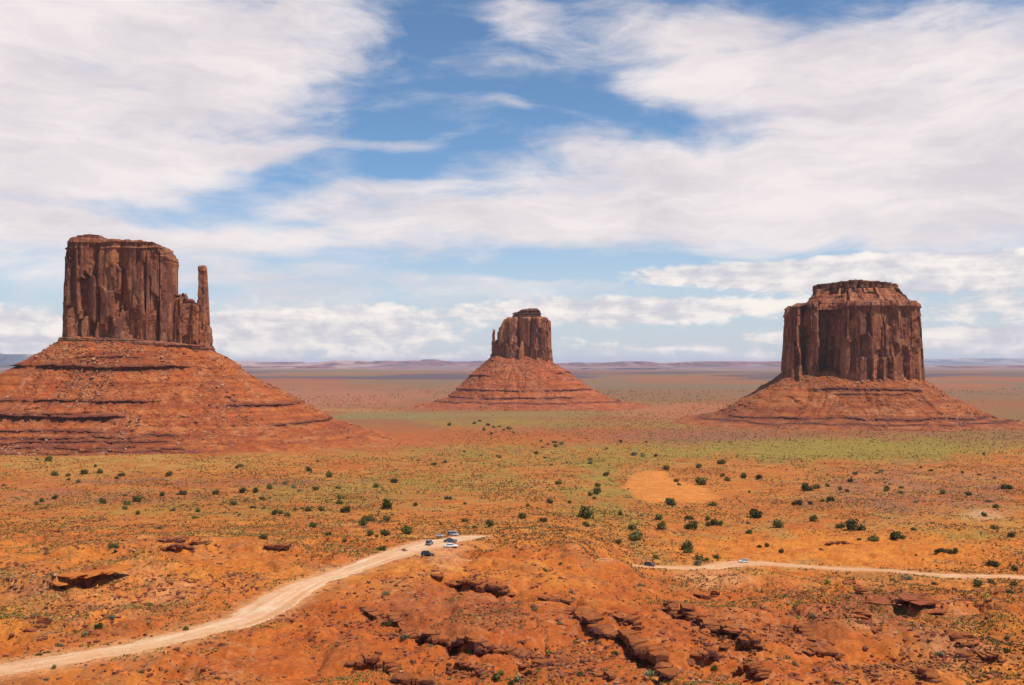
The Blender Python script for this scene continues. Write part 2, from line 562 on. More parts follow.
# ------------------------------------------------------------------ roads (lines first, the ground is graded to them)
ROADS = [
    dict(name="dirt_road", pts=[(-120, 686), (-60, 677), (0, 668), (60, 658), (100, 651), (150, 644), (200, 634), (240, 622), (266, 609), (284, 596), (300, 584), (330, 573), (365, 563), (400, 553), (425, 545), (447, 539), (466, 535), (484, 537)],
         hw=[5.5, 5.2, 4.6, 4.2, 4.2, 4.2, 4.6, 5.6, 6.8, 6.6, 5.6, 4.8, 5.0, 6.2, 7.4, 7.4, 5.2, 2.0]),
    dict(name="dirt_road", pts=[(604, 557), (625, 563), (650, 567), (680, 569), (702, 568), (722, 565), (744, 562.5), (772, 563.5), (800, 565.5), (860, 570), (940, 575), (1024, 579), (1120, 584), (1250, 590)],
         hw=[1.5, 2.6, 3.2, 3.8, 5.0, 6.0, 5.4, 4.2, 3.8, 3.6, 3.7, 4.0, 4.0, 4.0]),
]
for r in ROADS:
    G = np.array([ground_at(a, b, base_h) for a, b in r['pts']])
    s = np.concatenate([[0], np.cumsum(np.linalg.norm(np.diff(G, axis=0), axis=1))])
    n = int(s[-1] / 1.0)
    t = np.linspace(0, s[-1], n)
    Q = np.stack([np.interp(t, s, G[:, 0]), np.interp(t, s, G[:, 1])], 1)
    k = np.hanning(41); k /= k.sum()
    Q = np.stack([np.convolve(np.pad(Q[:, i], 20, mode='reflect', reflect_type='odd'), k, 'valid') for i in (0, 1)], 1)
    hw = np.interp(t, s, r['hw'])
    z = base_h(Q[:, 0], Q[:, 1])
    k = np.hanning(61); k /= k.sum()
    z = np.convolve(np.pad(z, 30, mode='edge'), k, 'valid')
    d = np.gradient(Q, axis=0); d /= np.linalg.norm(d, axis=1)[:, None]
    r.update(Q=Q, t=t, hw_=hw, z=z, N=np.stack([-d[:, 1], d[:, 0]], 1))


def road_blend(x, y, z):
    """grade the ground to the roads; also returns the distance to the nearest road edge"""
    dist = np.full(x.shape, 1e3)
    z = z.copy()
    for r in ROADS:
        Q = r['Q']
        lo = Q.min(0) - 30; hi = Q.max(0) + 30
        idx = np.nonzero((x > lo[0]) & (x < hi[0]) & (y > lo[1]) & (y < hi[1]))
        if len(idx[0]) == 0:
            continue
        px_, py_ = x[idx], y[idx]
        best = np.full(len(px_), 1e9); bi = np.zeros(len(px_), int)
        for j in range(0, len(Q), 2):
            d = (px_ - Q[j, 0]) ** 2 + (py_ - Q[j, 1]) ** 2
            m = d < best
            best[m] = d[m]; bi[m] = j
        e = np.sqrt(best) - r['hw_'][bi]
        wgt = 1 - sst(1.0, 11.0, e)
        zz = z[idx]
        zz = lerp(zz, r['z'][bi] - 0.12 * (1 - sst(-0.8, 0.6, e)), wgt)
        z[idx] = zz
        dist[idx] = np.minimum(dist[idx], e)
    return z, dist


def height(x, y, detail=True, want_dist=False):
    x = np.asarray(x, float); y = np.asarray(y, float)
    z = base_h(x, y) + ledge_h(x, y)
    near = 1 - sst(420, 900, y)
    if detail:
        # soft stepped strata in the rough ground
        st = z * 0.55 + 0.8 * (fbm2(x / 25, y / 25, 2, 61) - 0.5)
        saw = (st - np.floor(st))
        rough = sst(0.45, 0.7, fbm2(x / 70, y / 70, 2, 63))
        z = z + near * rough * 1.2 * (sst(0.0, 0.22, saw) - saw)
        z = z + near * 1.3 * (fbm2(x / 4.2, y / 4.2, 4, 81, 0.7) - 0.5)
        r2 = 1 - np.abs(2 * fbm2(x / 13, y / 13, 3, 87) - 1)
        z = z - near * 0.9 * sst(0.8, 1.0, r2)
        z = z + (1 - near) * (1 - sst(1000, 2500, y)) * 0.5 * (fbm2(x / 12, y / 12, 3, 91) - 0.5)
    z, dist = road_blend(x, y, z)
    return (z, dist) if want_dist else z


def hpt(x, y):
    return float(height(np.array([x]), np.array([y]))[0])


def hf_fast(x, y):
    return base_h(x, y)


def to_px(x, y, z):
    s, c = math.sin(PITCH), math.cos(PITCH)
    dz = z - CAM_Z
    fwd = y * c + dz * s; up = dz * c - y * s
    return 512 + F * x / fwd, 342.5 - F * up / fwd


# ------------------------------------------------------------------ ground sheet
ORANGE = (0.52, 0.155, 0.024); RED = (0.43, 0.096, 0.016); SAND = (0.60, 0.25, 0.065); TAN = (0.42, 0.22, 0.050)
GREEN = (0.285, 0.180, 0.030); BROWN = (0.27, 0.105, 0.040); PURPLE = (0.26, 0.105, 0.060); PALE = (0.60, 0.33, 0.17)


def patch(px, py, cx, cy, rx, ry, n, amp=0.8):
    d = np.sqrt(((px - cx) / rx) ** 2 + ((py - cy) / ry) ** 2)
    return 1 - sst(0.45, 1.15, d + amp * (n - 0.5))


DUNE = np.array([ground_at(a, b, base_h) for a, b in [(623, 488), (630, 476), (645, 471), (665, 471), (675, 480), (700, 486), (717, 497), (712, 503), (695, 503), (672, 502), (650, 503), (636, 500)]])


def in_poly(x, y, poly):
    c = np.zeros(x.shape, bool)
    n = len(poly)
    for i in range(n):
        x1, y1 = poly[i]; x2, y2 = poly[(i + 1) % n]
        cond = ((y1 > y) != (y2 > y)) & (x < (x2 - x1) * (y - y1) / (y2 - y1 + 1e-12) + x1)
        c ^= cond
    return c


def poly_dist(x, y, poly):
    """signed distance, positive inside"""
    best = np.full(x.shape, 1e9)
    for i in range(len(poly)):
        a = poly[i]; b = poly[(i + 1) % len(poly)]
        ab = b - a
        t = np.clip(((x - a[0]) * ab[0] + (y - a[1]) * ab[1]) / (ab @ ab), 0, 1)
        best = np.minimum(best, (x - a[0] - t * ab[0]) ** 2 + (y - a[1] - t * ab[1]) ** 2)
    d = np.sqrt(best)
    return np.where(in_poly(x, y, poly), d, -d)


def soil_color(x, y, z, dist):
    px, py = to_px(x, y, z)
    n = fbm2(x / 60, y / 60, 4, 101)
    n2 = fbm2(x / 22, y / 22, 4, 103)
    n3 = fbm2(x / 7, y / 7, 3, 107)
    na = fbm2(px / 30, py / 7, 4, 109)
    c = np.zeros(x.shape + (3,), np.float32) + np.asarray(ORANGE, np.float32)
    c = mixc(c, RED, 0.55 * sst(0.40, 0.65, n))
    c = mixc(c, TAN, 0.55 * sst(0.5, 0.72, n2) * sst(300, 480, y))
    c = mixc(c, BROWN, 0.45 * sst(0.56, 0.74, n3))
    # broad bands of the plain, from the foot of the buttes to the far flats
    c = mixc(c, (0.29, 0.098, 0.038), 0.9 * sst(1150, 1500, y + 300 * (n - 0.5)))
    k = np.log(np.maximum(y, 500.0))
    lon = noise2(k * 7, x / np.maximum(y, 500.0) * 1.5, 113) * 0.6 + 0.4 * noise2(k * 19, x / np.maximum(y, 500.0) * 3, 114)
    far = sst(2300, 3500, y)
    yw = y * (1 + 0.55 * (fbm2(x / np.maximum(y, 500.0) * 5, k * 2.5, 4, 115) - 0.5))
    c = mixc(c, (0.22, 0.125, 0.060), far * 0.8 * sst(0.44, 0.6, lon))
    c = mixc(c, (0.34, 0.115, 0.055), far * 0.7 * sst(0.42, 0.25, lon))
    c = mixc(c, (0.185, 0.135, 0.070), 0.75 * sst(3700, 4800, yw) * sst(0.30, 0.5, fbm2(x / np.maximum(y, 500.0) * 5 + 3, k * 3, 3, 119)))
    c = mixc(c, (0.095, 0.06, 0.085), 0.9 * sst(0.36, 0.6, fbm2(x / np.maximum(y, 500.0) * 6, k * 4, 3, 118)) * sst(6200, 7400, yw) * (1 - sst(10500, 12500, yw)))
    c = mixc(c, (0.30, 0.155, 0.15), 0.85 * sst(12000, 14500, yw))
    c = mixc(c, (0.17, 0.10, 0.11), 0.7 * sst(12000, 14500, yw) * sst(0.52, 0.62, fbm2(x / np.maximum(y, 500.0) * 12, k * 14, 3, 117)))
    c = c * (1 - 0.07 * sst(380, 620, y) * (1 - sst(1100, 1500, y)))[..., None].astype(np.float32)
    c = mixc(c, (0.22, 0.135, 0.045), 0.55 * sst(1150, 1350, y) * (1 - sst(2600, 3300, y)) * sst(0.42, 0.62, fbm2(x / 260, y / 420, 4, 163)))
    gran = 0.35 + 0.85 * sst(0.40, 0.60, 0.5 * fbm2(x / 4.5, y / 13, 3, 161) + 0.5 * fbm2(x / 14, y / 45, 2, 162))
    fs = noise2(x / np.maximum(y, 500.0) * 260, k * 130, 151) * 0.5 + noise2(x / np.maximum(y, 500.0) * 60, k * 90, 152) * 0.5
    c = mixc(c, (0.17, 0.12, 0.06), 0.55 * sst(0.52, 0.72, fs) * sst(900, 1600, y) * sst(0.3, 0.6, lon))
    for cx, cy, rx, ry, colr, wgt in [
        (560, 455, 210, 18, GREEN, 0.7), (860, 449, 230, 13, (0.27, 0.19, 0.030), 0.9), (610, 494, 62, 36, GREEN, 0.7), (440, 482, 130, 18, GREEN, 0.6),
        (340, 496, 100, 20, GREEN, 0.55), (180, 508, 130, 14, GREEN, 0.4), (110, 463, 190, 10, TAN, 0.7), (620, 424, 190, 6, GREEN, 0.6), (480, 424, 70, 7, GREEN, 0.6), (950, 520, 110, 18, TAN, 0.5), (970, 535, 60, 7, GREEN, 0.6),
        (470, 436, 260, 12, RED, 0.6), (390, 416, 110, 4, (0.24, 0.17, 0.06), 0.8), (560, 414, 150, 4, (0.27, 0.18, 0.06), 0.6), (345, 410, 60, 2, TAN, 0.6), (500, 396, 0.1, 0.1, RED, 0), (690, 436, 130, 7, PURPLE, 0.6), (920, 492, 130, 30, PURPLE, 0.55), (60, 496, 200, 8, PURPLE, 0.5), (210, 482, 160, 5, PURPLE, 0.6), (30, 585, 60, 22, BROWN, 0.7),
        (700, 412, 110, 10, (0.40, 0.14, 0.06), 0.7), (330, 398, 130, 12, (0.40, 0.135, 0.07), 0.7),
        (560, 648, 420, 70, (0.40, 0.088, 0.016), 0.85), (780, 640, 120, 60, RED, 0.5), (470, 608, 90, 34, RED, 0.7), (880, 600, 40, 20, (0.27, 0.075, 0.035), 0.7),
        (840, 550, 190, 20, (0.57, 0.175, 0.024), 0.95), (860, 625, 150, 24, BROWN, 0.45),
        (945, 655, 60, 20, PALE, 0.3), (955, 608, 46, 9, PALE, 0.3), (130, 590, 90, 26, PALE, 0.2), (718, 577, 50, 13, (0.56, 0.22, 0.075), 0.95), (860, 622, 22, 8, PALE, 0.6), (420, 566, 50, 14, SAND, 0.4),
        (445, 551, 36, 13, (0.55, 0.22, 0.08), 0.9), (120, 600, 30, 10, SAND, 0.5), (905, 580, 120, 6, SAND, 0.3), (985, 515, 30, 6, PALE, 0.5)]:
        pt_ = patch(px, py, cx, cy, rx, ry, na * 0.5 + n2 * 0.25 + n3 * 0.25, 1.7)
        c = mixc(c, colr, wgt * pt_ * (gran if colr in (GREEN, TAN, PURPLE, BROWN) or colr[1] > 0.23 else 1.0))
    mound = np.array([(362, 612), (395, 594), (427, 579), (470, 591), (514, 598), (520, 612), (508, 630), (470, 637), (430, 634), (388, 630)], float)
    mk = (px > 330) & (px < 550) & (py > 560) & (py < 650)
    md = np.zeros(px.shape); md[mk] = sst(-3, 3, poly_dist(px[mk], py[mk], mound) + 8 * (n3[mk] - 0.5))
    c = mixc(c, (0.35, 0.088, 0.024), 0.85 * md)
    c = mixc(c, PALE, 0.22 * sst(0.56, 0.75, fbm2(x / 1.2, y / 1.8, 3, 119)) * sst(0.52, 0.62, fbm2(x / 35, y / 35, 2, 121)) * (1 - sst(350, 500, y)))
    c = mixc(c, (0.60, 0.275, 0.105), 0.75 * (1 - sst(-1.0, 5.0, dist + 5 * (n2 - 0.5))))
    return c


T_MAX = 0.80
NX = 1560
rows = []
yv = 92.0
while yv < 1300:
    rows.append(yv)
    zz = float(np.interp(np.log(yv), np.log(_y), Z_L))
    yv += 0.78 * yv * yv / (F * (CAM_Z - zz))
while yv < 90000:
    rows.append(yv)
    yv += max(0.45 * yv * yv / (F * CAM_Z), 5)
rows.append(95000.0)
rows = np.array(rows)
tx = np.linspace(-T_MAX, T_MAX, NX)
GY, TX = np.meshgrid(rows, tx, indexing='ij')
GX = GY * TX
GZ, GD = height(GX, GY, True, True)
dd = np.full(GX.shape, -1e3)
m = (GX > DUNE[:, 0].min() - 60) & (GX < DUNE[:, 0].max() + 60) & (GY > DUNE[:, 1].min() - 80) & (GY < DUNE[:, 1].max() + 80)
dd[m] = poly_dist(GX[m], GY[m], DUNE) + 14 * (fbm2(GX[m] / 18, GY[m] / 18, 3, 131) - 0.5)
GZ = GZ + 1.2 * sst(0, 22, dd)
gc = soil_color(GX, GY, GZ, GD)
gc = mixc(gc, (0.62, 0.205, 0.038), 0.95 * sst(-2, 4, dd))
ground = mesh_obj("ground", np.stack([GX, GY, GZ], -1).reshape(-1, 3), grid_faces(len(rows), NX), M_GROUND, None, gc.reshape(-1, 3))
tag(ground, kind="structure")
del GX, GY, GZ, TX, gc, GD

# ------------------------------------------------------------------ road sheets
for r in ROADS:
    Q, N, hw, z = r['Q'], r['N'], r['hw_'], r['z']
    C = 25
    u = np.linspace(-1, 1, C)[None, :]
    jag = 1.7 * (fbm2(r['t'][:, None] / 5, u * 0 + np.sign(u) * 9, 3, 141) - 0.5) * np.abs(u) ** 3
    off = u * hw[:, None] * (1 + 0.0) + np.sign(u) * jag * 2.2
    X = Q[:, :1] + N[:, :1] * off; Y = Q[:, 1:] + N[:, 1:] * off
    crown = 0.05 * (1 - u ** 2) - 0.13 * np.abs(u) ** 6
    rut = -0.05 * (np.exp(-((np.abs(u) - 0.35) / 0.12) ** 2))
    Z = z[:, None] + 0.05 + crown + rut + 0.05 * (fbm2(X / 3, Y / 3, 3, 143) - 0.5)
    cc = np.zeros(X.shape + (3,), np.float32) + np.asarray((0.66, 0.37, 0.19) if r['pts'][0][0] < 0 else (0.62, 0.31, 0.14), np.float32)
    cc = mixc(cc, (0.55, 0.24, 0.095), 0.75 * sst(0.45, 1.0, np.abs(u) + 0.5 * (fbm2(X / 7, Y / 7, 3, 145) - 0.5)))
    cc = mixc(cc, (0.74, 0.47, 0.28), (0.7 if r['pts'][0][0] < 0 else 0.3) * sst(0.5, 0.72, fbm2(r['t'][:, None] / 22, u * 2.6, 3, 147)))
    stk = fbm2(r['t'][:, None] / 34, u * 5.0 + 7, 3, 149)
    cc = mixc(cc, (0.50, 0.235, 0.10), 0.4 * sst(0.50, 0.70, stk))
    cc = mixc(cc, (0.78, 0.52, 0.33), 0.4 * sst(0.48, 0.30, stk))
    o = mesh_obj(r['name'], np.stack([X, Y, Z], -1).reshape(-1, 3), grid_faces(len(Q), C, flip=True), M_ROAD, None, cc.reshape(-1, 3))
    tag(o, kind="structure")
    r['surf'] = True


# ------------------------------------------------------------------ buttes
def resample_closed(poly, step, smooth):
    P = np.asarray(poly, float)
    P2 = np.vstack([P, P[:1]])
    s = np.concatenate([[0], np.cumsum(np.linalg.norm(np.diff(P2, axis=0), axis=1))])
    n = int(s[-1] / step)
    t = np.linspace(0, s[-1], n, endpoint=False)
    Q = np.stack([np.interp(t, s, P2[:, 0]), np.interp(t, s, P2[:, 1])], 1)
    kw = max(3, int(smooth / step)) | 1
    k = np.hanning(kw + 2)[1:-1]; k /= k.sum()
    h = kw // 2
    Q = np.stack([np.convolve(np.concatenate([Q[-h:, i], Q[:, i], Q[:h, i]]), k, 'valid') for i in (0, 1)], 1)
    d = np.roll(Q, -1, 0) - np.roll(Q, 1, 0)
    d /= np.linalg.norm(d, axis=1)[:, None] + 1e-9
    N = np.stack([d[:, 1], -d[:, 0]], 1)            # outward for counter clockwise lines
    return Q, N


def slabs(s, Z, wd, ht, seed):
    """upright slabs of a jointed wall, each broken off at its own heights under an arch"""
    a = s / wd + 0.5 * noise2(s / (wd * 1.7), s * 0 + 3.3, seed)
    ce = np.floor(a); f = a - ce
    zi = np.zeros(ce.shape, np.int64)
    r1 = _hash(ce.astype(np.int64), zi, zi, seed + 1)
    arch = (2 * f - 1) ** 2 * (0.10 + 0.22 * r1)
    b = Z / (ht * (0.6 + 0.9 * r1)) + 9 * r1 + arch + 0.25 * (noise2(s / 5.0, Z / 9.0, seed + 2) - 0.5)
    row = np.floor(b)
    h = _hash(ce.astype(np.int64), row.astype(np.int64), zi, seed + 3)
    e = np.minimum(f, 1 - f) * wd
    tl = _hash(ce.astype(np.int64), row.astype(np.int64), zi + 3, seed + 6) - 0.5
    h = h + tl * (f - 0.5) * wd * 0.55
    return h - 0.5, np.exp(-(e / 0.55) ** 2), _hash(ce.astype(np.int64), row.astype(np.int64), zi + 7, seed + 4)


def cliff(name, root, poly, zb, ztop, step=0.9, seed=0, smooth=5.0, batter=0.03, flute=2.5, crack=3.0, spall=1.6, fine=0.9,
          top_strata=0.0, base_strata=0.0, roll=3.0, roll_in=2.5, all_strata=0.0, dark=0.5, bright=0.5, tint=(1, 1, 1), dome=2.0, shelf=None, slab=1.0):
    """a wall of rock round the outline poly (local metres, counter clockwise), from zb up to ztop(x, y)"""
    Q, N = resample_closed(poly, step, smooth)
    n = len(Q)
    zt = ztop(Q[:, 0], Q[:, 1])
    zt = zt + 1.6 * (fbm2(Q[:, 0] / 5 + seed, Q[:, 1] / 5, 3, seed + 3) - 0.5) * 2
    zbv = zb if np.ndim(zb) else np.full(n, float(zb))
    H = float((zt - zbv).max())
    R = max(8, int(H / step))
    v = np.linspace(0, 1, R)[:, None]
    Z = zbv[None, :] + (zt - zbv)[None, :] * v
    X0 = np.broadcast_to(Q[:, 0][None, :], Z.shape); Y0 = np.broadcast_to(Q[:, 1][None, :], Z.shape)
    sx = seed * 13.7
    n1 = fbm3(X0 / 20 + sx, Y0 / 20, Z / 260, 3, seed + 11)
    n2 = noise3(X0 / 7.5 + sx, Y0 / 7.5, Z / 130, seed + 13)
    cr = 1 - np.abs(2 * fbm3(X0 / 13 + sx, Y0 / 13, Z / 150 + 0.1 * n2, 3, seed + 17) - 1)
    cr2 = 1 - np.abs(2 * fbm3(X0 / 6 + sx, Y0 / 6, Z / 60, 2, seed + 19) - 1)
    pn = fbm3(X0 / 13 + sx, Y0 / 13, Z / 38, 2, seed + 23) * 7
    pan = np.floor(pn) + sst(0.82, 1.0, pn - np.floor(pn))
    fn = fbm3(X0 / 4 + sx, Y0 / 4, Z / 6, 4, seed + 29)
    sarc = np.arange(n)[None, :] * step + 0 * Z
    of1, gr1, hs1 = slabs(sarc + 5 * (n2 - 0.5), Z, 19.0 * slab, 58.0 * slab, seed + 71)
    of2, gr2, hs2 = slabs(sarc + 4 * (n2 - 0.5), Z, 8.5 * slab, 19.0 * slab, seed + 73)
    o = flute * 2.6 * (n1 - 0.5) + flute * 0.35 * (n2 - 0.5) + spall * (2.6 * of1 + 1.2 * of2) - crack * (0.30 * gr1 * (0.3 + 1.2 * n1) + 0.10 * gr2)
    ck = sst(0.84, 0.985, cr); ck2 = sst(0.88, 1.0, cr2)
    o = o - 0.5 * crack * ck * sst(0.42, 0.58, n1) - 0.2 * crack * ck2
    o = o + spall * (pan - 3.4) * 0.4
    o = o + fine * 2 * (fn - 0.5)
    o = o - 0.8 * min(1.0, spall / 2)
    o = np.where(o > 0.8, 0.8 + 0.28 * (o - 0.8), o)
    o = o - batter * (Z - zbv[None, :])
    # strata
    zs = Z + 1.2 * (fbm2(X0 / 30 + sx, Y0 / 30, 2, seed + 31) - 0.5) * 2
    band = fbm2(zs / 2.6 + sx, zs * 0 + seed, 2, seed + 37)
    stp = sst(0.42, 0.52, band) * 2 - 1
    up = sst(0.0, 1.0, (Z - (zt[None, :] - max(top_strata, 1e-3))) / max(top_strata, 1e-3) + 0.6) if top_strata else 0 * Z
    dn = 1 - sst(0.85, 1.05, (Z - zbv[None, :]) / max(base_strata, 1e-3)) if base_strata else 0 * Z
    sm = np.clip(np.maximum(np.maximum(up * 0.9, dn), all_strata), 0, 1)
    o = lerp(o, 0.45 * o + 1.3 * stp + 0.8 * (fn - 0.5), sm)
    o = o + dn * 2.6
    if top_strata:
        o = o - 2.4 * sst(-top_strata, 0, Z - zt[None, :])
    if shelf:
        for zs_, ins in shelf:
            o = o - ins * sst(zs_ - 1.2, zs_ + 0.8, Z + 2.0 * (fbm2(X0 / 11 + sx, Y0 / 11, 2, seed + 41) - 0.5))
    o = o - roll_in * sst(-roll, 0.3, Z - zt[None, :]) ** 2
    X = X0 + N[:, 0][None, :] * o; Y = Y0 + N[:, 1][None, :] * o
    dark = dark * 0.8
    # colour of the stone: varnish streaks, fresh breaks, bedding
    st = fbm3(X0 / (8 * slab) + sx, Y0 / (8 * slab), Z / (30 * slab), 5, seed + 43, 0.6)
    st2 = fbm3(X0 / 26 + sx, Y0 / 26, Z / 60, 3, seed + 47)
    c = np.zeros(Z.shape + (3,), np.float32) + np.asarray((0.335, 0.108, 0.050), np.float32)
    c = mixc(c, (0.145, 0.054, 0.040), dark * (0.75 * sst(0.48, 0.62, st) + 0.75 * sst(0.45, 0.62, st2)))
    c = mixc(c, (0.15, 0.056, 0.040), dark * 0.75 * sst(0.55, 0.8, hs1))
    c = mixc(c, (0.45, 0.165, 0.065), bright * 1.0 * sst(0.3, 0.1, hs1))
    c = mixc(c, (0.13, 0.055, 0.042), dark * 0.5 * sst(0.6, 0.8, hs2))
    c = mixc(c, (0.47, 0.19, 0.08), bright * 0.9 * sst(0.16, 0.06, hs2))
    c = mixc(c, (0.47, 0.18, 0.075), bright * sst(0.52, 0.66, fbm3(X0 / 10 + sx, Y0 / 10, Z / 22, 3, seed + 53)) * sst(0.40, 0.6, st2))
    c = mixc(c, (0.095, 0.036, 0.028), 0.5 * np.clip(gr1 * sst(0.4, 0.7, n2) + 0.6 * ck, 0, 1))
    c = mixc(c, (0.46, 0.19, 0.085), 0.7 * bright * sst(0.64, 0.74, fbm3(X0 / 6 + sx, Y0 / 6, Z / 9, 3, seed + 59)))
    c = mixc(c, (0.10, 0.04, 0.032), 0.5 * sm * sst(0.5, 0.35, band))
    c = mixc(c, (0.33, 0.12, 0.058), 0.55 * sm * sst(0.5, 0.65, band))
    c = c * np.asarray(tint, np.float32)
    # top
    cen = Q.mean(0)
    K = max(5, int(0.5 * min(np.ptp(Q[:, 0]), np.ptp(Q[:, 1])) / (2.2 * step)))
    tt = (np.arange(1, K + 1) / K)[:, None]
    XT = lerp(X[-1][None, :], cen[0], tt); YT = lerp(Y[-1][None, :], cen[1], tt)
    zc = float(np.median(zt))
    ZT = lerp(Z[-1][None, :], ztop(XT, YT) + dome, sst(0, 0.5, tt)) + 1.4 * (fbm2(XT / 6 + sx, YT / 6, 3, seed + 61) - 0.5)
    ZT = lerp(ZT, ZT.mean() * 0 + zc + dome, sst(0.8, 1.0, tt))
    ct = np.zeros(XT.shape + (3,), np.float32) + np.asarray((0.30, 0.12, 0.06), np.float32)
    ct = mixc(ct, (0.15, 0.07, 0.045), sst(0.45, 0.65, fbm2(XT / 5, YT / 5, 3, seed + 67)))
    PX = np.concatenate([X, XT]); PY = np.concatenate([Y, YT]); PZ = np.concatenate([Z, ZT])
    cc = np.concatenate([c, ct])
    return mesh_obj(name, np.stack([PX, PY, PZ], -1).reshape(-1, 3), grid_faces(PX.shape[0], n, wrap=True), M_CLIFF, root, cc.reshape(-1, 3))


def talus(root, hull, prof, ledges, seed, step=1.3, side=None, top_var=None, foot=None, wob=1.0, tint=(0.95, 0.78, 0.62)):
    """the skirt of debris round a butte; prof: (distance, height) from the wall outward"""
    Q, N = resample_closed(hull, 1.0, 30.0)
    # sample more finely on the side with the view
    ang = np.arctan2(N[:, 1], N[:, 0])
    dens = np.where(N[:, 1] < 0.35, 1.0, 0.3)
    cs = np.concatenate([[0], np.cumsum(dens)])
    dmax = prof[-1][0]
    n = int((cs[-1] * 1.0 + math.pi * dmax * 1.2) / step)
    ii = np.interp(np.linspace(0, cs[-1], n, endpoint=False), cs, np.arange(len(cs)))
    ia = ii % len(Q)
    lo = np.floor(ia).astype(int) % len(Q); hi = (lo + 1) % len(Q); f = (ia - np.floor(ia))[:, None]
    q = Q[lo] * (1 - f) + Q[hi] * f
    nn = N[lo] * (1 - f) + N[hi] * f
    nn /= np.linalg.norm(nn, axis=1)[:, None]
    pr = np.array(prof, float)
    sl = np.concatenate([[0], np.cumsum(np.hypot(np.diff(pr[:, 0]), np.diff(pr[:, 1])))])
    R = int(sl[-1] / (step * 0.62))
    sv = np.linspace(0, sl[-1], R)
    kk = np.hanning(9); kk /= kk.sum()
    d = np.interp(sv, sl, pr[:, 0]); z = np.interp(sv, sl, pr[:, 1])
    sm_ = lambda a: np.convolve(np.pad(a, 4, mode='reflect', reflect_type='odd'), kk, 'valid')
    d = sm_(d)[:, None]; z = sm_(z)[:, None]
    sc = np.ones(n) if side is None else side(nn)
    D = d * sc[None, :]
    Z = np.broadcast_to(z, D.shape).copy()
    X = q[:, 0][None, :] + nn[:, 0][None, :] * D; Y = q[:, 1][None, :] + nn[:, 1][None, :] * D
    rel = np.clip(z / pr[1:, 1].max(), 0, 1)
    sx = seed * 7.3
    if top_var is not None:
        Z = Z + top_var(q[:, 0], q[:, 1])[None, :] * rel ** 1.5
    ar = np.arctan2(nn[:, 1], nn[:, 0])[None, :] * 60
    gul = fbm2(X / 24 + sx, Y / 24, 4, seed + 3)
    gul2 = 1 - np.abs(2 * fbm3(X / 16 + sx, Y / 16, Z / 90, 3, seed + 5) - 1)
    out = wob * (10 * (gul - 0.5) * sst(0.0, 0.25, d / dmax) - 0.7 * sst(0.7, 1, gul2))
    g3 = 1 - np.abs(2 * fbm2((ia / 26)[None, :] + 0 * D, D / 150 + seed, 3, seed + 41) - 1)
    out = out - wob * 5.5 * sst(0.62, 1.0, g3) * sst(0.05, 0.3, d / dmax) * (1 - sst(0.7, 0.95, d / dmax))
    lump = fbm3(X / 7 + sx, Y / 7, Z / 7, 4, seed + 7, 0.55)
    out = out + 4.2 * (lump - 0.5) + 3.0 * (fbm3(X / 2.6 + sx, Y / 2.6, Z / 2.6, 2, seed + 8) - 0.5) * sst(0.5, 0.62, fbm2(X / 40 + sx, Y / 40, 3, seed + 6)) + 6.0 * (fbm3(X / 17 + sx, Y / 17, Z / 17, 2, seed + 4) - 0.5)
    hard = np.zeros(D.shape); wx = X.copy()
    for zk, A, x0, x1, rise in ledges:
        zw = Z + 3.4 * (fbm2(X / 55 + sx, Y / 55, 4, seed + int(zk)) - 0.5) * 2 + 1.8 * (fbm2(X / 6 + sx, Y / 6, 2, seed + 9) - 0.5)
        win = sst(x0 - 14, x0 + 14, wx) * (1 - sst(x1 - 14, x1 + 14, wx)) if x0 is not None else 1.0
        nm = 0.25 + 0.75 * sst(0.22, 0.46, fbm2(X / 22 + sx, Y / 22 + zk, 3, seed + 13 + int(zk)))
        tt = zw - zk
        saw = np.where(tt > 0, np.exp(-tt / rise), np.exp(tt / 0.55))
        blk = 0.75 + 0.9 * (fbm2(X / 6.5 + sx, Y / 6.5, 3, seed + 17) - 0.35)
        out = out + A * win * nm * saw * blk
        face = np.exp(-((tt + 0.2 * A * 0.5) / (0.42 * A + 0.5)) ** 2) * win * nm
        hard = np.maximum(hard, face)
    edge = 1 - sst(0.82, 1.0, d / dmax)
    out = out * np.maximum(edge, 0.15)
    X = X + nn[:, 0][None, :] * out; Y = Y + nn[:, 1][None, :] * out
    Z = Z + 1.0 * (fbm2(X / 5, Y / 5, 3, seed + 19) - 0.5) * edge
    c = np.zeros(Z.shape + (3,), np.float32) + np.asarray((0.45, 0.128, 0.036), np.float32)
    c = mixc(c, (0.30, 0.080, 0.030), 0.7 * sst(0.42, 0.62, fbm3(X / 30 + sx, Y / 30, Z / 9, 3, seed + 23)))
    c = mixc(c, (0.47, 0.195, 0.085), 0.6 * sst(0.5, 0.68, fbm3(X / 16 + sx, Y / 16, Z / 22, 4, seed + 29)))
    c = mixc(c, (0.22, 0.075, 0.042), 0.6 * sst(0.57, 0.70, lump))
    bd = fbm2((Z + 3 * (fbm2(X / 40 + sx, Y / 40, 3, seed + 33) - 0.5)) / 2.6 + sx, X * 0.006, 3, seed + 31)
    c = mixc(c, (0.24, 0.066, 0.034), 0.52 * sst(0.50, 0.64, bd))
    c = mixc(c, (0.50, 0.19, 0.065), 0.25 * sst(0.46, 0.34, bd))
    gt = fbm3(X / 3.2 + sx, Y / 3.2, Z / 3.2, 3, seed + 37, 0.65)
    gw = sst(0.42, 0.62, fbm2(X / 32 + sx, Y / 32, 3, seed + 39))
    c = mixc(c, (0.17, 0.062, 0.034), 0.6 * gw * sst(0.55, 0.66, gt))
    c = mixc(c, (0.52, 0.27, 0.14), 0.45 * gw * sst(0.44, 0.34, gt))
    c = mixc(c, (0.15, 0.050, 0.036), 0.9 * np.clip(hard * 1.25, 0, 1))
    c = c * np.asarray(tint, np.float32)
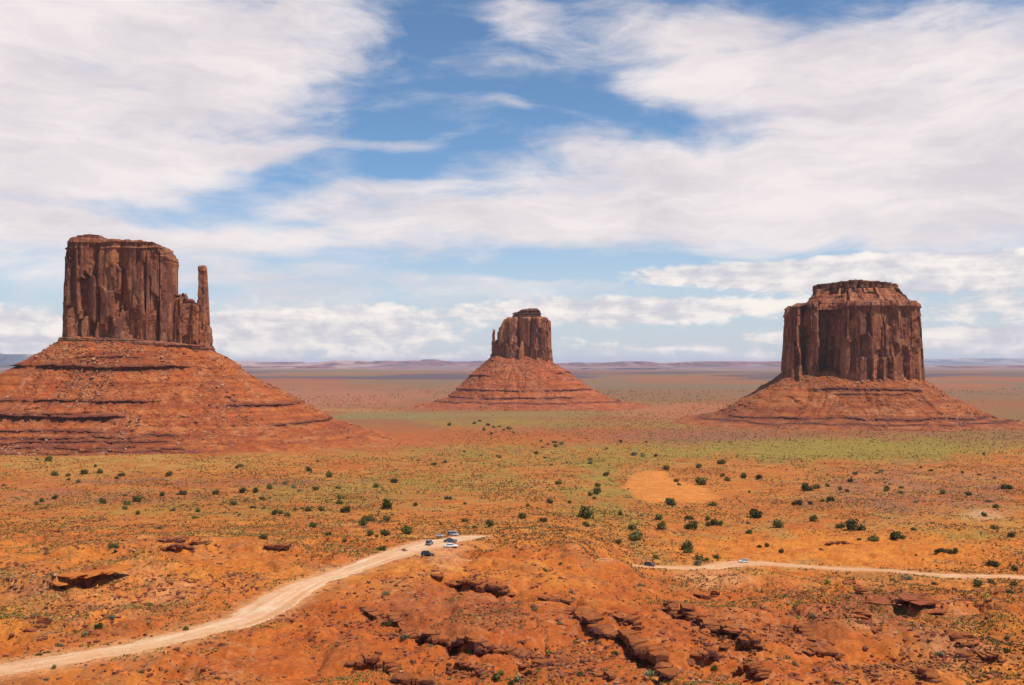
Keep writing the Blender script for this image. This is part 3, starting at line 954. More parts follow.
    fo = (0.40, 0.130, 0.030) if foot is None else foot
    c = mixc(c, fo, 0.9 * sst(0.80, 0.97, d / dmax) * np.ones(D.shape))
    o = mesh_obj("talus_slope", np.stack([X, Y, Z], -1).reshape(-1, 3), grid_faces(R, n, wrap=True, flip=True), M_TALUS, root, c.reshape(-1, 3))
    return np.stack([X, Y, Z], -1)


def ellipse(cx, cy, rx, ry, n=48, p=2.0):
    a = np.linspace(0, 2 * math.pi, n, endpoint=False)
    c, s = np.cos(a), np.sin(a)
    return np.stack([cx + rx * np.sign(c) * np.abs(c) ** (2 / p), cy + ry * np.sign(s) * np.abs(s) ** (2 / p)], 1)


TALUS = {}

# --- left butte with its thumb
PXW, YW = 139.0, 1392.0
SW = (YW - 22) / F
ux = lambda p: (p - PXW) * SW
uz = lambda py: CAM_Z + (HOR - py) * SW
west = empty("mitten_butte", ((PXW - 512) * SW - 6, YW, 0))
tag(west, "largest red butte, a broad block with a thin thumb of rock at its right end", "butte")
xs = np.array([ux(p) for p in (60, 64, 67, 71, 77, 92, 103, 107, 130, 150, 160, 168, 173, 180)])
zs = np.array([uz(p) for p in (266, 254, 245, 240, 237, 234.4, 235.8, 239.8, 239.8, 241, 243, 246.2, 249.5, 258)])
cliff("cliff", west, [(ux(65), -8), (ux(69), -30), (ux(84), -34), (ux(88), -29), (ux(112), -33), (ux(122), -38), (ux(140), -34), (ux(150), -39), (ux(168), -36), (ux(176), -24), (ux(176), 8), (ux(160), 30), (ux(100), 36), (ux(70), 26)],
      uz(354), lambda x, y: np.interp(x, xs, zs), step=0.85, seed=1, batter=0.02, flute=3.0, crack=4.5, spall=1.8, top_strata=14, base_strata=0, roll=2.5, roll_in=1.4, dome=0.0)
xs2 = np.array([ux(p) for p in (168, 174, 178, 183, 187, 190, 195, 200, 206, 210, 214)])
zs2 = np.array([uz(p) for p in (292, 296, 298, 292, 299, 298, 305, 304, 309, 319, 336)])
cliff("shoulder_ridge", west, [(ux(170), -14), (ux(176), -20), (ux(184), -25), (ux(190), -20), (ux(197), -25), (ux(205), -20), (ux(211), -12), (ux(212), 6), (ux(200), 18), (ux(172), 18)],
      uz(356), lambda x, y: np.interp(x, xs2, zs2), step=0.85, seed=2, batter=0.10, flute=3.5, crack=3.0, spall=1.8, fine=2.4, bright=1.0, dark=0.35, roll=2, roll_in=1.2, dome=0, slab=0.55)
cliff("thumb_spire", west, ellipse(ux(202.4), -4, 9.0, 10.5, p=2.6), uz(324), lambda x, y: np.full(np.shape(x), uz(266.5)) - 0 * x, step=0.7, seed=3, smooth=2, batter=0.062, flute=2.0, crack=1.4, spall=1.0, fine=1.3, roll=2, roll_in=0.8, dome=0.5, bright=0.4, dark=0.7, slab=0.6)
cliff("thumb_cap", west, ellipse(ux(201.6), -4, 6.3, 7.2, p=3), uz(270), lambda x, y: np.full(np.shape(x), uz(264.3)), step=0.6, seed=4, smooth=1.5, batter=0.0, flute=0.8, crack=0.6, spall=0.4, fine=0.6, roll=2, roll_in=1.6, dome=0.4, bright=1.2, dark=0.1)
cliff("base_ledge", west, [(ux(63.5), -6), (ux(66), -36), (ux(90), -40), (ux(120), -43), (ux(150), -45), (ux(180), -41), (ux(203), -34), (ux(213), -18), (ux(213), 8), (ux(200), 26), (ux(160), 38), (ux(100), 42), (ux(68), 32)],
      uz(366), lambda x, y: np.interp(x, [ux(60), ux(130), ux(190), ux(215)], [uz(337.5), uz(339), uz(343), uz(347)]), step=0.85, seed=5, batter=0.0, flute=1.8, crack=2.0, spall=0.8, fine=1.2, all_strata=0.85, roll=3, roll_in=2.5, dome=1, bright=0.35, dark=0.6)
hullW = [(ux(67), -6), (ux(71), -34), (ux(95), -39), (ux(150), -43), (ux(195), -37), (ux(211), -18), (ux(211), 8), (ux(195), 26), (ux(150), 40), (ux(95), 42), (ux(71), 30)]
TALUS['west'] = (west, talus(west, hullW, [(-10, uz(340)), (2, uz(345)), (22, 122), (47, 101), (52, 98), (84, 79), (116, 58), (150, 39), (163, 30), (178, 24), (205, 14), (232, 5), (262, -2), (285, -8)],
      [(116, 3.0, ux(95), ux(160), 4), (104, 10, ux(26), ux(205), 7), (61, 6.5, ux(-80), ux(190), 6), (47, 4.0, ux(-200), ux(150), 4), (42, 12.0, ux(-200), ux(165), 8), (53, 6.0, ux(252), ux(300), 8), (26, 4.5, ux(-300), ux(180), 3), (20, 4.5, ux(-300), ux(225), 3), (14, 4.5, ux(-300), ux(235), 3), (9, 4, ux(-300), ux(250), 2.5), (4.5, 3.4, ux(-300), ux(265), 2.5), (30, 4.5, ux(296), ux(335), 5)],
      seed=201, step=1.15, side=lambda nn: 1 + 0.22 * sst(0.2, 0.95, -nn[:, 0]) + 0.04 * sst(0.2, 0.9, nn[:, 0]) - 0.12 * sst(0.6, 1, -nn[:, 1]),
      top_var=lambda x, y: np.interp(x, [ux(64), ux(130), ux(214)], [6, 3, -8])))

# --- middle butte, farthest
PXE, YE = 523.0, 2500.0
SE = (YE - 20) / F
ex = lambda p: (p - PXE) * SE
ez = lambda py: CAM_Z + (HOR - py) * SE
east = empty("mitten_butte", ((PXE - 512) * SE, YE, 0))
tag(east, "smallest farthest red butte with a needle of rock at its left and dark cap", "butte")
xe = np.array([ex(p) for p in (494, 500, 503, 507, 545, 549, 553)]); zE = np.array([ez(p) for p in (342, 326, 320, 317.4, 317.2, 318, 323)])
cliff("cliff", east, [(ex(498), -20), (ex(500), -42), (ex(512), -52), (ex(526), -50), (ex(538), -56), (ex(541), -50), (ex(550), -46), (ex(551.5), -10), (ex(549), 40), (ex(520), 54), (ex(501), 36)],
      ez(370), lambda x, y: np.interp(x, xe, zE), step=1.3, seed=6, smooth=8, batter=0.02, flute=4.0, crack=5.5, spall=2.4, fine=1.2, top_strata=0, roll=6, roll_in=4, dark=0.7, bright=0.7, dome=1, slab=1.3)
cliff("cap_rock", east, [(ex(512.5), -14), (ex(516), -34), (ex(540), -36), (ex(541), 0), (ex(538), 24), (ex(515), 22)], ez(319), lambda x, y: np.interp(x, [ex(512), ex(519), ex(522), ex(530), ex(537), ex(541)], [ez(312.5), ez(311.5), ez(309.5), ez(308.6), ez(308.6), ez(312)]),
      step=1.1, seed=7, smooth=6, batter=0.0, flute=2.5, crack=2, spall=1.6, all_strata=0.9, fine=1.4, bright=0.2, dark=0.9, tint=(0.75, 0.8, 0.85), dome=0.5)
cliff("needle_spire", east, ellipse(ex(493.6), -10, 6.0, 9.5, p=2.4), ez(363), lambda x, y: np.full(np.shape(x), ez(329.3)), step=1.0, seed=8, smooth=3, batter=0.03, flute=1.6, crack=1.2, spall=1.0, fine=1.0, roll=6, roll_in=2.2, dome=0.5, dark=0.6)
cliff("shoulder_ridge", east, [(ex(490.5), -16), (ex(494), -28), (ex(503), -30), (ex(503), 10), (ex(492), 8)], ez(368), lambda x, y: np.interp(x, [ex(490), ex(493), ex(496), ex(500), ex(503)], [ez(341), ez(340), ez(344), ez(344.5), ez(340)]), step=1.2, seed=9, smooth=6, flute=2, crack=2, batter=0.05, dark=0.6)
hullE = [(ex(492), -12), (ex(496), -36), (ex(512), -46), (ex(540), -50), (ex(549), -40), (ex(549.5), 10), (ex(545), 40), (ex(520), 50), (ex(500), 34)]
TALUS['east'] = (east, talus(east, hullE, [(-14, ez(355)), (2, ez(359)), (40, 92), (72, 69), (104, 45), (140, 22), (180, 10), (225, 3), (270, -3), (300, -8)],
      [(76, 5, ex(440), ex(490), 8), (84, 5, ex(556), ex(580), 8), (42, 4.5, ex(455), ex(592), 7), (24, 4.5, ex(400), ex(570), 6), (14, 3.5, ex(380), ex(640), 5)], seed=301, step=1.9,
      side=lambda nn: 1 - 0.16 * sst(0.2, 0.9, -nn[:, 0]) + 0.03 * sst(0.2, 0.9, nn[:, 0]) - 0.05 * sst(0.6, 1, -nn[:, 1]), top_var=lambda x, y: np.interp(x, [ex(490), ex(515), ex(551)], [7, 4, -4]), foot=(0.30, 0.098, 0.036), tint=(0.90, 0.74, 0.76)))

# --- right butte, flat topped
PXM, YM = 853.0, 1825.0
SM = (YM - 45) / F
mx = lambda p: (p - PXM) * SM
mz = lambda py: CAM_Z + (HOR - py) * SM
merrick = empty("flat_topped_butte", ((PXM - 512) * SM + 3, YM, 0))
tag(merrick, "massive flat topped red butte without any spire, its wall split by dark clefts", "butte")
polyM = [(mx(783.5), -18), (mx(784), -46), (mx(789), -60), (mx(797), -64), (mx(798.5), -34), (mx(801.5), -30), (mx(803.5), -66), (mx(812), -74), (mx(814.5), -66), (mx(816), -26), (mx(822), -22), (mx(829), -64), (mx(834), -100), (mx(842), -106), (mx(856), -108), (mx(872), -110), (mx(886), -104), (mx(890), -96), (mx(903), -92), (mx(915), -78), (mx(923), -46), (mx(924), 0), (mx(918), 60), (mx(890), 96), (mx(840), 100), (mx(800), 70)]
xm = np.array([mx(p) for p in (780, 786, 794, 798, 800, 910, 918, 923, 927)]); zm = np.array([mz(p) for p in (318, 306.5, 305.5, 306.5, 302.5, 302, 304.5, 308, 314)])
cliff("cliff", merrick, polyM, mz(392), lambda x, y: np.interp(x, xm, zm), step=1.05, seed=10, smooth=4, batter=0.055, flute=4.5, slab=1.0, crack=5.0, spall=2.4, fine=1.1, top_strata=12, roll=3, roll_in=2.0, dark=0.55, bright=0.65, dome=1)
upM = [(mx(804), -24), (mx(808), -54), (mx(822), -66), (mx(840), -86), (mx(872), -92), (mx(898), -80), (mx(913), -56), (mx(914), 10), (mx(905), 60), (mx(860), 84), (mx(816), 60)]
cliff("upper_terrace", merrick, upM, mz(310), lambda x, y: np.full(np.shape(x), mz(288.5)), step=1.0, seed=11, smooth=12, batter=0.80, flute=4, crack=1.5, spall=1.6, fine=2.2, all_strata=0.25, roll=2, roll_in=1, bright=0.9, dark=0.25, dome=0.5, tint=(1.1, 1.05, 1.0), shelf=[(mz(299.5), 1.5), (mz(294.5), 3.0)])
capM = [(mx(822), -14), (mx(826), -40), (mx(844), -54), (mx(870), -56), (mx(892), -42), (mx(902), -16), (mx(904), 30), (mx(880), 56), (mx(838), 52), (mx(826), 30)]
cliff("cap_rock", merrick, capM, mz(292), lambda x, y: np.interp(x, [mx(811), mx(816), mx(830), mx(855), mx(875), mx(900)], [mz(284.8), mz(283), mz(282.5), mz(279.8), mz(281.4), mz(283)]), step=0.95, seed=12, smooth=8, batter=-0.12, flute=3.0, crack=3.0, spall=2.2, fine=1.8, all_strata=0.3, roll=2, roll_in=1.5, bright=0.5, dark=0.8, tint=(0.8, 0.85, 0.85), dome=0.6)
hullM = [(mx(788), -18), (mx(792), -46), (mx(812), -58), (mx(836), -92), (mx(872), -100), (mx(900), -84), (mx(915), -50), (mx(917), 0), (mx(910), 56), (mx(880), 88), (mx(840), 92), (mx(805), 62)]
TALUS['merrick'] = (merrick, talus(merrick, hullM, [(-14, 91), (2, 85), (34, 62), (70, 39), (100, 19), (118, 12), (148, 6), (180, 1), (215, -5), (235, -9)],
      [(62, 5.5, mx(806), mx(905), 7), (55, 3.0, mx(820), mx(892), 5), (16, 5.5, mx(725), mx(1005), 8), (8, 4.0, mx(690), mx(1010), 5)], seed=401, step=1.4,
      side=lambda nn: 1 + 0.16 * sst(0.3, 1, -nn[:, 0]) + 0.10 * sst(0.3, 1, nn[:, 0]) - 0.05 * sst(0.6, 1, -nn[:, 1]), top_var=lambda x, y: np.interp(x, [mx(783), mx(822), mx(834), mx(924)], [7, 8, -4, 0]), foot=(0.31, 0.10, 0.036), tint=(0.86, 0.78, 0.70)))


# ------------------------------------------------------------------ far mesas on the skyline
def far_mesa(name, px0, px1, dist, y_lo, y_hi, col, seed, depth=2500.0, steps=4, rough=1.0):
    x0 = (px0 - 512) / F * dist; x1 = (px1 - 512) / F * dist
    n = int((px1 - px0) * 2.2)
    x = np.linspace(x0, x1, n)
    t = np.linspace(0, 1, n)
    zlo = CAM_Z + (HOR - y_lo) * dist / F; zhi = CAM_Z + (HOR - y_hi) * dist / F
    nz = fbm2(t * (px1 - px0) / 40 * rough, t * 0 + seed, 4, seed)
    q = np.floor(nz * steps * 2.4) / (steps * 2.4)
    k = np.clip((0.6 * q + 0.4 * nz - 0.22) / 0.36, 0, 1) * np.minimum(1, np.minimum(t, 1 - t) / 0.06) ** 0.7
    k = k * 0.45 + 0.5 * np.minimum(1, np.minimum(t, 1 - t) / 0.08) ** 0.6
    top = lerp(zlo, zhi, k)
    # cross section: plain, apron, cliff, top, back
    sec = [(-1.0, 0.0), (-0.55, 0.12), (-0.3, 0.34), (-0.12, 0.52), (-0.08, 0.74), (0.0, 0.97), (0.08, 1.0), (0.7, 1.0), (1.0, -0.05)]
    V = []
    for (u, f) in sec:
        wv = depth * (u + 0.5 * (fbm2(t * (px1 - px0) / 18 + u * 0.6, t * 0 + seed, 3, seed + 5) - 0.5))
        V.append(np.stack([x, dist + wv, -14 + (top + 14) * f], -1))
    V = np.stack(V)
    s = np.linspace(0, 1, len(sec))[:, None]
    cc = np.zeros((len(sec), n, 3), np.float32) + np.asarray(col, np.float32)
    cc = mixc(cc, np.asarray(col) * 0.55, sst(0.45, 0.65, fbm2(t[None, :] * (px1 - px0) / 9, s * 5, 3, seed + 9)))
    cc = mixc(cc, (0.62, 0.42, 0.34), 0.5 * sst(0.55, 0.7, fbm2(t[None, :] * (px1 - px0) / 30, s * 4 + 3, 2, seed + 11)))
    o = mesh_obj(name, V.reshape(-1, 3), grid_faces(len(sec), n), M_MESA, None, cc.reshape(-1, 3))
    tag(o, kind="structure")


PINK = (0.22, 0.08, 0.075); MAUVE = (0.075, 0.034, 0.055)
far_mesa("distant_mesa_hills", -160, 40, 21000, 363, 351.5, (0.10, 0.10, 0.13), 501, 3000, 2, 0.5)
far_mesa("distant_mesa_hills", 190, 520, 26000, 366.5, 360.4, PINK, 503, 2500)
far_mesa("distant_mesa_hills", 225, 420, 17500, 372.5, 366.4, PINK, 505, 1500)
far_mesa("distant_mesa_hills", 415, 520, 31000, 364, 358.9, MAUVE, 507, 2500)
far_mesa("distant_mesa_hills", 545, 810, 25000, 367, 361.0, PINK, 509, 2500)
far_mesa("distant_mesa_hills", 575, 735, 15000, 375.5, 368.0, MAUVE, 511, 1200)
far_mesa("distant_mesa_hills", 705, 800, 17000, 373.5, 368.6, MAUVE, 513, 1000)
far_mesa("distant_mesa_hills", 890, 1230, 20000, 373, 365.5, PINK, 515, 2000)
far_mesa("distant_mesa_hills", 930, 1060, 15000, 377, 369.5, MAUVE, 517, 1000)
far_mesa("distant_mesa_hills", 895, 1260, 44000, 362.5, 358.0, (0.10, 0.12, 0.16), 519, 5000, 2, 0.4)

# ------------------------------------------------------------------ haze
hx, hy0, hy1, hz0, hz1 = 100000.0, -3000.0, 100000.0, -25.0, 360.0
hv = [(-hx, hy0, hz0), (hx, hy0, hz0), (hx, hy1, hz0), (-hx, hy1, hz0), (-hx, hy0, hz1), (hx, hy0, hz1), (hx, hy1, hz1), (-hx, hy1, hz1)]
hfc = np.array([(3, 2, 1, 0), (4, 5, 6, 7), (0, 1, 5, 4), (1, 2, 6, 5), (2, 3, 7, 6), (3, 0, 4, 7)])
mh = bpy.data.materials.new("thin dusty air")
mh.use_nodes = True
mh.node_tree.nodes.clear()
pv = mh.node_tree.nodes.new('ShaderNodeVolumePrincipled')
pv.inputs['Color'].default_value = (0.80, 0.86, 1.0, 1)
pv.inputs['Density'].default_value = 1.7e-5
pv.inputs['Anisotropy'].default_value = 0.0
mo = mh.node_tree.nodes.new('ShaderNodeOutputMaterial')
mh.node_tree.links.new(pv.outputs[0], mo.inputs['Volume'])
haze = mesh_obj("haze", np.array(hv), hfc, mh, None, smooth=False)
tag(haze, kind="stuff")


# ------------------------------------------------------------------ rocks
import bmesh


def rock_mesh(seed, sub=2, flat=0.7):
    bm = bmesh.new()
    bmesh.ops.create_icosphere(bm, subdivisions=sub, radius=1.0)
    V = np.array([v.co[:] for v in bm.verts]); Fc = np.array([[v.index for v in f.verts] for f in bm.faces])
    bm.free()
    r = np.random.default_rng(seed)
    for _ in range(9):                                    # flat breaks
        d = r.normal(size=3); d /= np.linalg.norm(d)
        h = r.uniform(0.5, 0.85)
        p = V @ d
        V = V - np.outer(np.maximum(p - h, 0), d)
    V = V * np.array([r.uniform(0.8, 1.25), r.uniform(0.7, 1.0), flat * r.uniform(0.8, 1.2)])
    V += 0.10 * (np.stack([fbm3(V[:, 0] * 2 + i * 7, V[:, 1] * 2, V[:, 2] * 2, 2, seed) for i in range(3)], 1) - 0.5)
    return V, Fc


ROCKS = [rock_mesh(900 + i, 2) for i in range(8)]
ROCK_SMALL = [rock_mesh(950 + i, 1, 0.8) for i in range(6)]
ROCK_COLS = [(0.25, 0.078, 0.034), (0.33, 0.11, 0.042), (0.42, 0.19, 0.09), (0.18, 0.06, 0.034)]
ROCK_ME = [[raw_mesh("boulder", V, Fc, M_ROCK, np.zeros((len(V), 3)) + np.array(c), smooth=False) for V, Fc in ROCKS] for c in ROCK_COLS]


def block_mesh(seed):
    """a jointed block of sandstone: a box with broken edges and uneven faces, about 1 m in each direction"""
    r = np.random.default_rng(seed)
    bm = bmesh.new()
    bmesh.ops.create_cube(bm, size=1.0)
    bmesh.ops.subdivide_edges(bm, edges=list(bm.edges), cuts=3, use_grid_fill=True)
    V = np.array([v.co[:] for v in bm.verts]); Fc = np.array([[v.index for v in f.verts] for f in bm.faces])
    bm.free()
    for _ in range(6):
        d = r.normal(size=3); d /= np.linalg.norm(d)
        h = r.uniform(0.42, 0.62)
        q = V @ d
        V = V - np.outer(np.maximum(q - h, 0), d)
    V[:, 0] += r.uniform(-.25, .25) * V[:, 1]; V[:, 2] += r.uniform(-.15, .15) * V[:, 0]
    V += 0.16 * (np.stack([fbm3(V[:, 0] * 3 + k * 7 + seed, V[:, 1] * 3, V[:, 2] * 3, 2, seed) for k in range(3)], 1) - 0.5)
    return V, Fc


BLOCKS = [block_mesh(2000 + i) for i in range(14)]
for ln in LINES:
    Q, N, amp, t, ov, hh = ln['Q'], ln['N'], ln['amp'], ln['t'], ln['ov'], ln['h']
    VV, FF, CC = [], [], []
    k = 0
    r = np.random.default_rng(int(abs(Q[0, 0]) * 10) + len(t))
    deep = ov > 1.4
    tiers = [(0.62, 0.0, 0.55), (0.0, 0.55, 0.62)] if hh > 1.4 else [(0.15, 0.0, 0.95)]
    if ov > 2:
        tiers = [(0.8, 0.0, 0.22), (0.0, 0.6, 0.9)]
    for (zf, back, hf) in tiers:
        pos = 0.0
        while pos < t[-1]:
            a = float(np.interp(pos, t, amp))
            ln_ = r.uniform(0.9, 2.6) * (1.7 if deep else 1.0) * (0.2 + 0.42 * hh)
            step_ = ln_ * r.uniform(0.62, 0.95)
            if not deep and r.random() < 0.10:
                pos += step_ * r.uniform(0.6, 1.4)
                continue
            pc = min(pos + 0.5 * ln_, t[-1])
            cx, cy = np.interp(pc, t, Q[:, 0]), np.interp(pc, t, Q[:, 1])
            nx, ny = np.interp(pc, t, N[:, 0]), np.interp(pc, t, N[:, 1])
            nl = math.hypot(nx, ny); nx /= nl; ny /= nl
            hb = max(0.3, a * hf * r.uniform(0.9, 1.35) + 0.15)
            dp = r.uniform(1.6, 3.0) * min(1.0, 0.4 + 0.3 * hh) + ov
            front = (-ov * r.uniform(0.5, 1.1) if zf > 0 or len(tiers) == 1 else 0.35 + 0.2 * ov) + r.uniform(-0.45, 0.45)
            if ov > 2:
                front = r.uniform(-1.7, -1.0) if zf > 0 else r.uniform(2.0, 2.6)
                dp = 7.0 if zf > 0 else 3.0
                hb = 0.45 if zf > 0 else min(hb, max(0.5, zh - zl - 0.3))
                if zf == 0 and pos + ln_ > t[-1]:
                    break
            oc = front + dp * 0.5
            zl = hpt(cx - nx * 1.6, cy - ny * 1.6)
            zh = hpt(cx + nx * (4.4 if ov > 2 else 2.2), cy + ny * (4.4 if ov > 2 else 2.2))
            zc = (zh + (r.uniform(-0.25, 0.22) if ov < 2 else r.uniform(-0.3, -0.1)) - hb * 0.5) if (zf > 0 or len(tiers) == 1) else (zl - 0.15 + hb * 0.5)
            an = math.atan2(-nx, ny) + r.normal() * 0.22
            V, Fc = BLOCKS[r.integers(len(BLOCKS))]
            W = V * np.array([ln_ * 1.12, dp, hb * 1.1]) * 1.12
            ca, sa = math.cos(an), math.sin(an)
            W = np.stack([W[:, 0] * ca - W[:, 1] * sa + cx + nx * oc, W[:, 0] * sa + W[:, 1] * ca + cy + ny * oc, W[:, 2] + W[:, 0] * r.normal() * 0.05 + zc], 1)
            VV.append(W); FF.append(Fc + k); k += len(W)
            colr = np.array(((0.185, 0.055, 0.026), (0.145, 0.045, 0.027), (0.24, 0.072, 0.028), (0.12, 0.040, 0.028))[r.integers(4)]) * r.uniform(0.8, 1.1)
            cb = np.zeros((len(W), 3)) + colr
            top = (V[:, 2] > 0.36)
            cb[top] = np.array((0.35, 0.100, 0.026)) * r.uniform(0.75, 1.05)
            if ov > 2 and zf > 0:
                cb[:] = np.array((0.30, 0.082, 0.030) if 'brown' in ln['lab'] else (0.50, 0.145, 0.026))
            CC.append(cb)
            pos += step_
    V = np.concatenate(VV)
    org = np.array([V[:, 0].mean(), V[:, 1].mean(), V[:, 2].min()])
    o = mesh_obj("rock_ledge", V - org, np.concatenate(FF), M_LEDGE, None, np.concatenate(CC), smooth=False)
    o.location = org
    tag(o, ln['lab'], "rock ledge")


def boulder(loc, s, label, group, ci):
    o = bpy.data.objects.new("boulder", random.choice(ROCK_ME[ci]))
    o.location = loc
    o.scale = (s * random.uniform(.8, 1.2), s * random.uniform(.8, 1.2), s * random.uniform(.7, 1.1))
    o.rotation_euler = (random.uniform(-.3, .3), random.uniform(-.3, .3), random.uniform(0, 6.28))
    link(o)
    tag(o, label, "boulder", group)
    return o


def rubble(name, pts, sizes, cols, lib, mat, sink=0.2):
    """many loose stones nobody could count, one mesh"""
    VV, FF, CC = [], [], []
    k = 0
    for (p, s, c) in zip(pts, sizes, cols):
        V, Fc = lib[rng.integers(len(lib))]
        a = rng.uniform(0, 6.28); ca, sa = math.cos(a), math.sin(a)
        q = V * s * rng.uniform(0.75, 1.25, 3)
        q = np.stack([q[:, 0] * ca - q[:, 1] * sa, q[:, 0] * sa + q[:, 1] * ca, q[:, 2]], 1)
        VV.append(q + p + np.array([0, 0, s * sink])); FF.append(Fc + k); CC.append(np.zeros((len(V), 3)) + c)
        k += len(V)
    o = mesh_obj(name, np.concatenate(VV), np.concatenate(FF), mat, None, np.concatenate(CC), smooth=False)
    return tag(o, kind="stuff")


COLS = np.array(ROCK_COLS + [(0.46, 0.26, 0.17), (0.36, 0.12, 0.05)])
# debris on the three skirts; the largest stones are boulders of their own
for key, cnt, big, smin, smax, lab, grp in [
        ('west', 5600, 110, 0.6, 2.4, "fallen sandstone boulder on the debris slope of the large thumbed butte", "boulders on the slope of the large thumbed butte"),
        ('east', 1400, 30, 1.0, 3.0, "fallen boulder on the red slope of the farthest butte", "boulders on the slope of the farthest butte"),
        ('merrick', 2600, 70, 0.8, 2.7, "fallen boulder on the debris slope of the flat topped butte", "boulders on the slope of the flat topped butte")]:
    root, G = TALUS[key]
    R, n, _ = G.shape
    off = np.array(root.location)
    pts, siz, col_ = [], [], []
    dens = fbm2(G[:, :, 0] / 45, G[:, :, 1] / 45, 3, 777)
    tries = 0
    while len(pts) < cnt + big and tries < 200000:
        tries += 1
        i = int(R * rng.uniform(0.06, 0.9)); j = rng.integers(n)
        p = G[i, j]
        if p[1] > 60 or dens[i, j] < rng.uniform(0.35, 0.62):
            continue
        pts.append(p + off); siz.append(smin + (smax - smin) * rng.random() ** 3); col_.append(COLS[rng.integers(len(COLS))])
    pts = np.array(pts); siz = np.array(siz); col_ = np.array(col_)
    for i in range(big):
        boulder(pts[i] + np.array([0, 0, 0.3]), smax * random.uniform(0.9, 1.7), lab, grp, random.choice([0, 1, 1, 2]))
    rubble("slope_rubble", pts[big:], siz[big:], col_[big:], ROCK_SMALL, M_ROCK)

# foreground boulders, at the broken ledges and on the slope
fb = [(618, 641, 1.5), (631, 645, 1.7), (690, 668, 1.6), (697, 671, 1.1), (662, 640, 1.0), (625, 628, 1.0), (632, 630, .8), (655, 617, .9), (571, 590, 1.0), (574, 597, 1.1), (573, 603, .9), (533, 606, 1.1), (512, 611, .9), (497, 625, 1.0), (504, 624, .8), (561, 676, 1.2), (568, 681, 1.0),
      (547, 581, 1.0), (541, 577, .8), (612, 677, 1.2), (606, 679, .8), (748, 663, 1.1), (743, 672, 1.0), (736, 680, 1.3), (755, 648, 1.2), (762, 610, 1.0), (716, 597, 1.1), (742, 597, 1.0), (690, 580, 1.4), (707, 581, 1.2), (804, 600, .9), (821, 604, .8), (788, 636, 1.0), (795, 633, 1.2), (829, 645, .9), (865, 650, 1.2), (872, 654, .8),
      (918, 665, 1.0), (925, 674, 1.1), (930, 679, .9), (967, 652, .9), (1006, 655, 1.0), (993, 672, 1.0), (897, 582, 1.2), (888, 598, .9), (30, 628, .9), (45, 640, .8), (58, 632, 1.0), (15, 640, .7), (115, 601, .9), (133, 606, .8), (140, 598, 1.0), (85, 612, .8), (95, 616, .7), (470, 670, .9), (520, 684, 1.0), (428, 660, .8), (780, 622, .9), (848, 575, .8), (905, 640, .9)]
for a, b, s in fb:
    g = ground_at(a, b, hf_fast)
    boulder((g[0], g[1], hpt(g[0], g[1]) + 0.05), s * 0.8, "loose reddish brown boulder on the rough orange ground near the rock ledges", "boulders on the rough ground nearest the camera", random.choice([0, 0, 1, 3]))

# small stones of the foreground, thick in stony fields
def stone_fields(px, py, n):
    f = np.zeros(px.shape)
    for cx, cy, rx, ry, wgt in [(150, 592, 70, 26, 1), (20, 578, 60, 24, 1), (75, 612, 55, 18, 1), (35, 630, 60, 14, .7), (230, 580, 60, 16, .8), (120, 545, 140, 14, .5), (60, 505, 150, 12, .5), (790, 595, 50, 12, .7), (740, 640, 70, 34, .7), (945, 648, 80, 28, 1), (830, 612, 70, 20, .7), (950, 600, 70, 14, .8),
                                (905, 490, 130, 30, .6), (390, 590, 40, 18, .8), (500, 575, 90, 16, .6), (580, 660, 90, 26, .7), (500, 615, 40, 20, .7), (300, 520, 90, 16, .5), (450, 665, 80, 14, .5), (640, 580, 40, 10, .5), (880, 665, 90, 14, .7), (330, 625, 70, 26, .5), (560, 545, 70, 12, .5)]:
        f = np.maximum(f, wgt * patch(px, py, cx, cy, rx, ry, n, 1.2))
    return f


q = 420000
inv = rng.uniform(1 / 900.0, 1 / 150.0, q); y = 1 / inv; x = y * rng.uniform(-0.62, 0.62, q)
pp, pq = to_px(x, y, base_h(x, y))
d = 0.4 * fbm2(x / 24, y / 24, 3, 811) + 0.6 * fbm2(x / 6, y / 6, 3, 813)
fld = stone_fields(pp, pq, d)
keep = rng.random(q) < (0.05 + 0.20 * fld) * sst(0.40, 0.62, d + 0.10 * fld)
x, y = x[keep], y[keep]
z, dist = height(x, y, True, True)
ok = (dist > 0.8) & (rng.random(len(x)) > 0.95 * patch(pp[keep], pq[keep], 840, 550, 190, 20, 0.5 + 0 * x)) & (patch(pp[keep], pq[keep], 718, 577, 48, 12, 0.5 + 0 * x) < 0.4)
x, y, z, fld = x[ok], y[ok], z[ok], fld[keep][ok]
n = len(x)
cube = np.array([(-1, -1, -1), (1, -1, -1), (1, 1, -1), (-1, 1, -1), (-1, -1, 1), (1, -1, 1), (1, 1, 1), (-1, 1, 1)], float) * 0.5
cf = np.array([(3, 2, 1, 0), (4, 5, 6, 7), (0, 1, 5, 4), (1, 2, 6, 5), (2, 3, 7, 6), (3, 0, 4, 7)])
V = cube[None] * (1 + 0.0 * x[:, None, None]) + rng.uniform(-0.24, 0.24, (n, 8, 3))
siz = (0.14 + 0.62 * rng.random(n) ** 5 + 0.0006 * y)
V = V * siz[:, None, None] * np.stack([rng.uniform(0.8, 1.6, n), rng.uniform(0.7, 1.3, n), rng.uniform(0.5, 0.9, n)], 1)[:, None, :]
a = rng.uniform(0, 6.28, n); ca, sa = np.cos(a)[:, None], np.sin(a)[:, None]
V = np.stack([V[..., 0] * ca - V[..., 1] * sa + x[:, None], V[..., 0] * sa + V[..., 1] * ca + y[:, None], V[..., 2] + z[:, None] + 0.12 * siz[:, None]], -1)
palish = fbm2(x / 26, y / 26, 2, 821)
ci = np.where(palish + 0.12 * (fld - 0.5) > 0.55, rng.choice([2, 4, 1, 5, 0, 3], n), rng.choice([0, 1, 3, 5], n))
